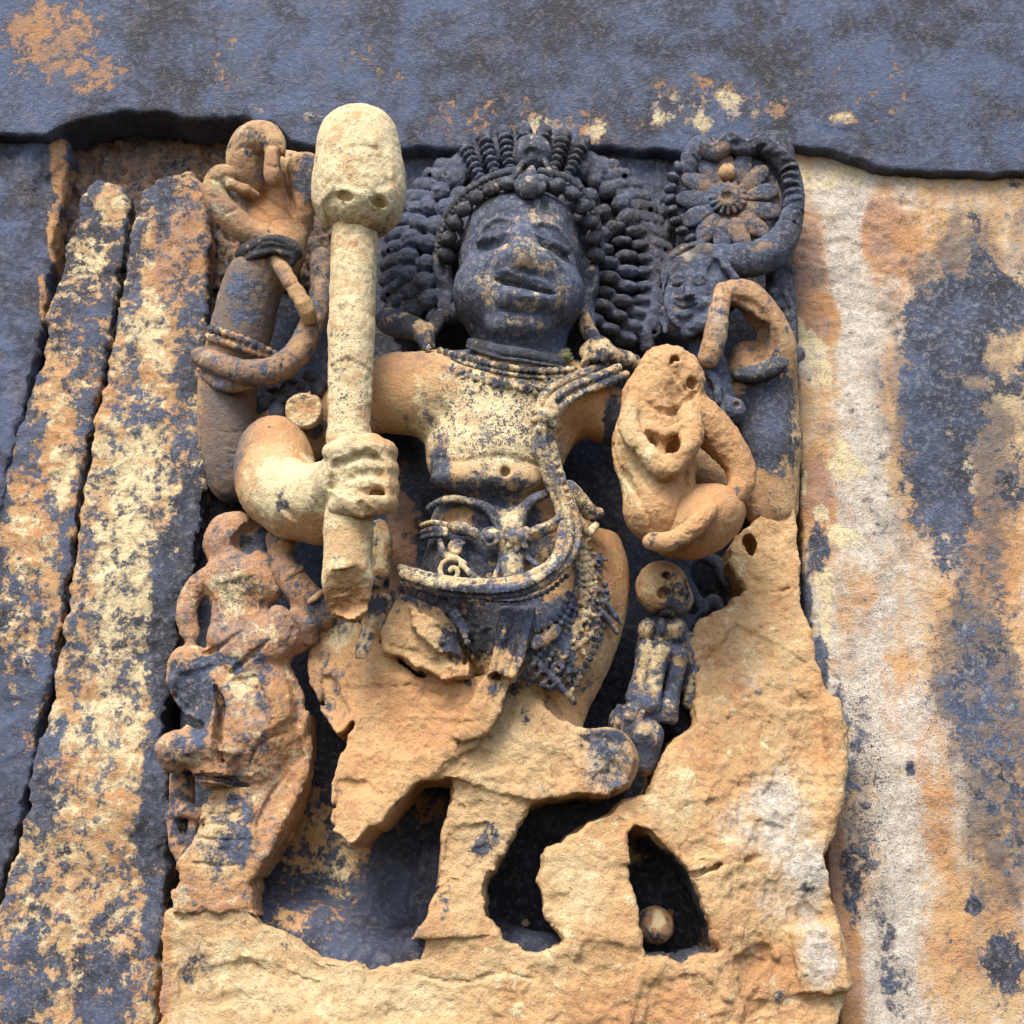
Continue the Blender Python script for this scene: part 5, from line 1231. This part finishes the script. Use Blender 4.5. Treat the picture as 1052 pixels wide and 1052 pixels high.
# ================================================================== THE ATTENDANT
att = thing('attendant_statue', 'broken headless looking attendant figure with a hollow ring for its head', 'statue', 240, 930, 60)
s = Sculpt(1.6)
s.ell(240, 556, 44, 32, 32, 26, k=6).ell(262, 566, 40, 18, 20, 20, k=6)
s.chain([(252, 557, 66, 14), (262, 548, 64, 14), (278, 534, 60, 17)], k=4, op='s')
s.chain([(268, 545, 42, 5), (272, 555, 46, 7)], k=3)
s.ell(244, 596, 52, 38, 26, 30, -4, k=10).ell(246, 622, 50, 30, 34, 28, k=12).ell(250, 655, 50, 38, 30, 30, 14, k=12)
s.chain([(276, 584, 52, 16), (280, 606, 54, 12)], k=8)
s.ball(286, 632, 66, 10, 3).ball(286, 632, 78, 4, 2, 's')
s.chain([(212, 596, 50, 13), (196, 612, 50, 10), (192, 634, 52, 9), (197, 656, 54, 7)], k=5, smooth=3)
s.ell(268, 668, 52, 46, 26, 30, 28, k=12).chain([(288, 650, 56, 20), (306, 655, 46, 16)], k=8)
s.ell(206, 704, 56, 30, 46, 20, 34, k=6).ell(262, 738, 48, 50, 68, 34, -8, k=10)
s.chain([(212, 742, 60, 20), (220, 790, 62, 22)], k=8)
s.ell(206, 770, 64, 46, 20, 26, -8, k=8).ball(180, 775, 60, 19, 8)
s.poly([(240, 780), (316, 730), (314, 790), (298, 842), (262, 902), (244, 900), (250, 850)], [(280, 760, 62), (300, 800, 50), (255, 890, 60)], -20, rnd=8, k=8)
s.chain([(316, 760, 46, 6), (310, 800, 50, 5), (286, 850, 56, 5), (256, 902, 60, 4)], k=4, smooth=4)
s.poly([(212, 796), (246, 800), (262, 830), (262, 870), (254, 900), (262, 940), (176, 940), (174, 915), (186, 905), (176, 888), (188, 876), (200, 850)], [(230, 810, 56), (230, 870, 66), (200, 920, 66), (250, 920, 64)], -20, rnd=9, k=5, jag=3, jscale=20)
s.groove([(216, 702), (222, 725), (220, 752), (224, 782)], 90, 5.5, 14).groove([(184, 734), (196, 742), (206, 744)], 88, 6, 14)
s.groove([(196, 797), (226, 800), (252, 806)], 80, 4, 9)
s.groove([(232, 690), (246, 680), (262, 668), (276, 655)], 85, 4, 4).groove([(205, 668), (226, 662), (248, 648)], 80, 4, 3)
s.groove([(256, 690), (272, 720), (280, 760)], 92, 4, 3).groove([(290, 690), (300, 712), (302, 740)], 80, 5, 4)
s.groove([(250, 790), (256, 772), (272, 756), (290, 750)], 90, 3, 4).groove([(262, 850), (276, 815), (296, 790)], 66, 4, 4)
s.scar([(180, 690), (212, 680), (214, 735), (196, 738), (170, 712)], 90, 4, 3).scar([(232, 696), (262, 690), (268, 735), (240, 745)], 94, 3, 2.5, seed=2)
s.scar([(262, 760), (300, 730), (306, 775), (280, 800)], 86, 4, 2.5, seed=3).scar([(222, 600), (260, 590), (268, 622), (236, 632)], 80, 2.5, 2.5, seed=4)
s.spall(250, 770, 50, 70, 85, 12, 24, 2.4, 321).spall(245, 610, 34, 34, 78, 5, 18, 1.6, 322).spall(222, 860, 34, 50, 64, 9, 18, 2.6, 323).spall(285, 820, 20, 50, 60, 5, 18, 2, 324, 30)
for q in range(7):
    s.groove([(190+9*(q % 3), 808+q*13), (222, 811+q*13-3*(q % 2)), (240+8*((q+1) % 3), 806+q*14)], 70, 2.6, 1.6 if q % 2 else 2.6)
build(s, 'body', att, base={'patina': 0.24, 'red': 0.72, 'pale': 0.34, 'wash': .26, 'speck': 0.6, 'frac': 1.0, 'grime': .22, 'sheen_mottle': .5}, dref=70, rough=(0.7, 13), frac=(1.8, 40, 3), seed=111, blobs=[
    ('red', 0.9, 235, 550, 40, 34), ('pale', 0.1, 235, 550, 40, 34), ('patina', .9, 254, 555, 12, 10), ('patina', .8, 272, 545, 14, 20), ('patina', .4, 222, 568, 12, 8),
    ('pale', .6, 244, 605, 30, 24), ('red', .35, 245, 610, 30, 30), ('patina', .34, 246, 592, 26, 12), ('speck', .9, 245, 605, 30, 26), ('patina', .42, 196, 630, 12, 34), ('red', .8, 196, 630, 12, 34),
    ('patina', .86, 196, 706, 26, 30, 30), ('patina', .8, 214, 680, 20, 10, 20), ('patina', .7, 238, 684, 14, 10), ('patina', .82, 208, 740, 12, 34), ('patina', .52, 190, 770, 18, 14), ('red', .85, 190, 775, 26, 18), ('patina', .12, 226, 690, 12, 8),
    ('pale', .62, 252, 712, 18, 34), ('patina', .55, 272, 705, 9, 50), ('patina', .56, 232, 720, 8, 24), ('patina', .46, 265, 750, 16, 30), ('red', .55, 295, 760, 24, 50), ('patina', .48, 262, 680, 20, 6, -30),
    ('patina', .50, 232, 850, 30, 50), ('red', .12, 225, 860, 40, 50), ('pale', .3, 222, 860, 40, 50), ('patina', .26, 216, 825, 14, 14), ('patina', .62, 250, 850, 8, 40), ('red', .55, 290, 830, 16, 50), ('patina', .1, 296, 800, 14, 60), ('patina', .4, 250, 780, 14, 18)])
s = Sculpt(1.4)
s.ball(285, 552, 58, 11, 3).ball(290, 550, 68, 6, 2, 's').chain([(284, 556, 56, 9), (288, 576, 60, 10), (296, 590, 62, 13), (312, 612, 60, 15), (330, 632, 50, 17)], k=5, smooth=3)
s.chain([(306, 632, 62, 10), (316, 642, 60, 10), (318, 655, 54, 9)], k=4).chain([(300, 540, 60, 12), (292, 560, 60, 11)], k=4)
build(s, 'arm', att, base={'patina': 0.34, 'red': .65, 'pale': .2, 'speck': .5, 'grime': .34}, dref=62, rough=(0.7, 8), seed=113, blobs=[('patina', .6, 326, 622, 12, 20), ('red', .8, 318, 646, 14, 12)])
s = Sculpt(1.3)
s.chain([(290, 594, 64, 4), (299, 590, 74, 4), (308, 584, 70, 4)], k=2, smooth=3).chain([(310, 622, 62, 3), (322, 616, 74, 3), (330, 608, 66, 3)], k=2, smooth=3)
build(s, 'bracelet', att, base={'patina': 0.3, 'red': .7, 'pale': .3}, dref=70, rough=(0.3, 6), seed=114)
s = Sculpt(1.4)
s.chain([(187, 800, 30, 13), (187, 830, 32, 13)], k=3)
s.chain([(176, 838, 44, 7), (190, 832, 50, 7), (202, 836, 48, 7)], k=3, smooth=3).chain([(177, 845, 44, 6), (180, 868, 46, 6), (186, 882, 46, 6)], k=3).chain([(200, 840, 44, 6), (196, 868, 44, 6)], k=3)
s.ell(187, 863, 30, 12, 20, 10, k=4).ball(187, 869, 44, 11, 2).ball(187, 869, 56, 7, 2, 's').ball(187, 869, 46, 4, 1)
build(s, 'scroll_bracket', att, base={'patina': 0.5, 'red': .75, 'pale': .2}, dref=48, rough=(0.5, 7), seed=116)

# broken stub left standing between the mace and the thigh
s = Sculpt(1.6)
s.chain([(384, 640, 30, 14), (390, 600, 20, 10), (393, 556, 14, 9), (390, 540, 12, 7)], k=4, smooth=3).chain([(378, 672, 60, 13), (386, 640, 54, 13), (394, 618, 44, 9)], k=4)
s.ball(384, 600, 34, 9, 4).ball(392, 590, 34, 8, 4)
build(s, 'broken_stub', block, base={'patina': .40, 'red': .6, 'pale': .5}, dref=40, rough=(1.2, 9), seed=118, blobs=[('patina', .15, 393, 560, 8, 30), ('patina', .75, 384, 625, 14, 14)])

# a tuft of dry moss in the hollow of the neck and a mint green lichen spot on the lintel
s = Sculpt(1.1)
rg = np.random.default_rng(4)
for i in range(70):
    a, b = rg.uniform(0, 6.28), rg.uniform(0, 1)
    s.ball(581+8*b*math.cos(a), 366+7*b*math.sin(a), 104+6*(1-b)+rg.uniform(-1, 1), 1.9, .5)
MOSS = STONE.copy()
MOSS.name = 'dry_moss'
for n in MOSS.node_tree.nodes:
    if n.type == 'VALTORGB':
        for e_, c_ in zip(n.color_ramp.elements, ((0.16, 0.15, 0.05), (0.12, 0.13, 0.045), (0.09, 0.11, 0.04), (0.07, 0.08, 0.03))):
            e_.color = c_+(1,)
mo = build(s, 'moss_tuft', base={'patina': .2}, dref=108, rough=(0.3, 4), seed=120)
mo.data.materials[0] = MOSS
tag(mo, 'little round tuft of dry green moss at the side of the neck', 'moss')

print("SCRIPT_T", time.time()-T0)
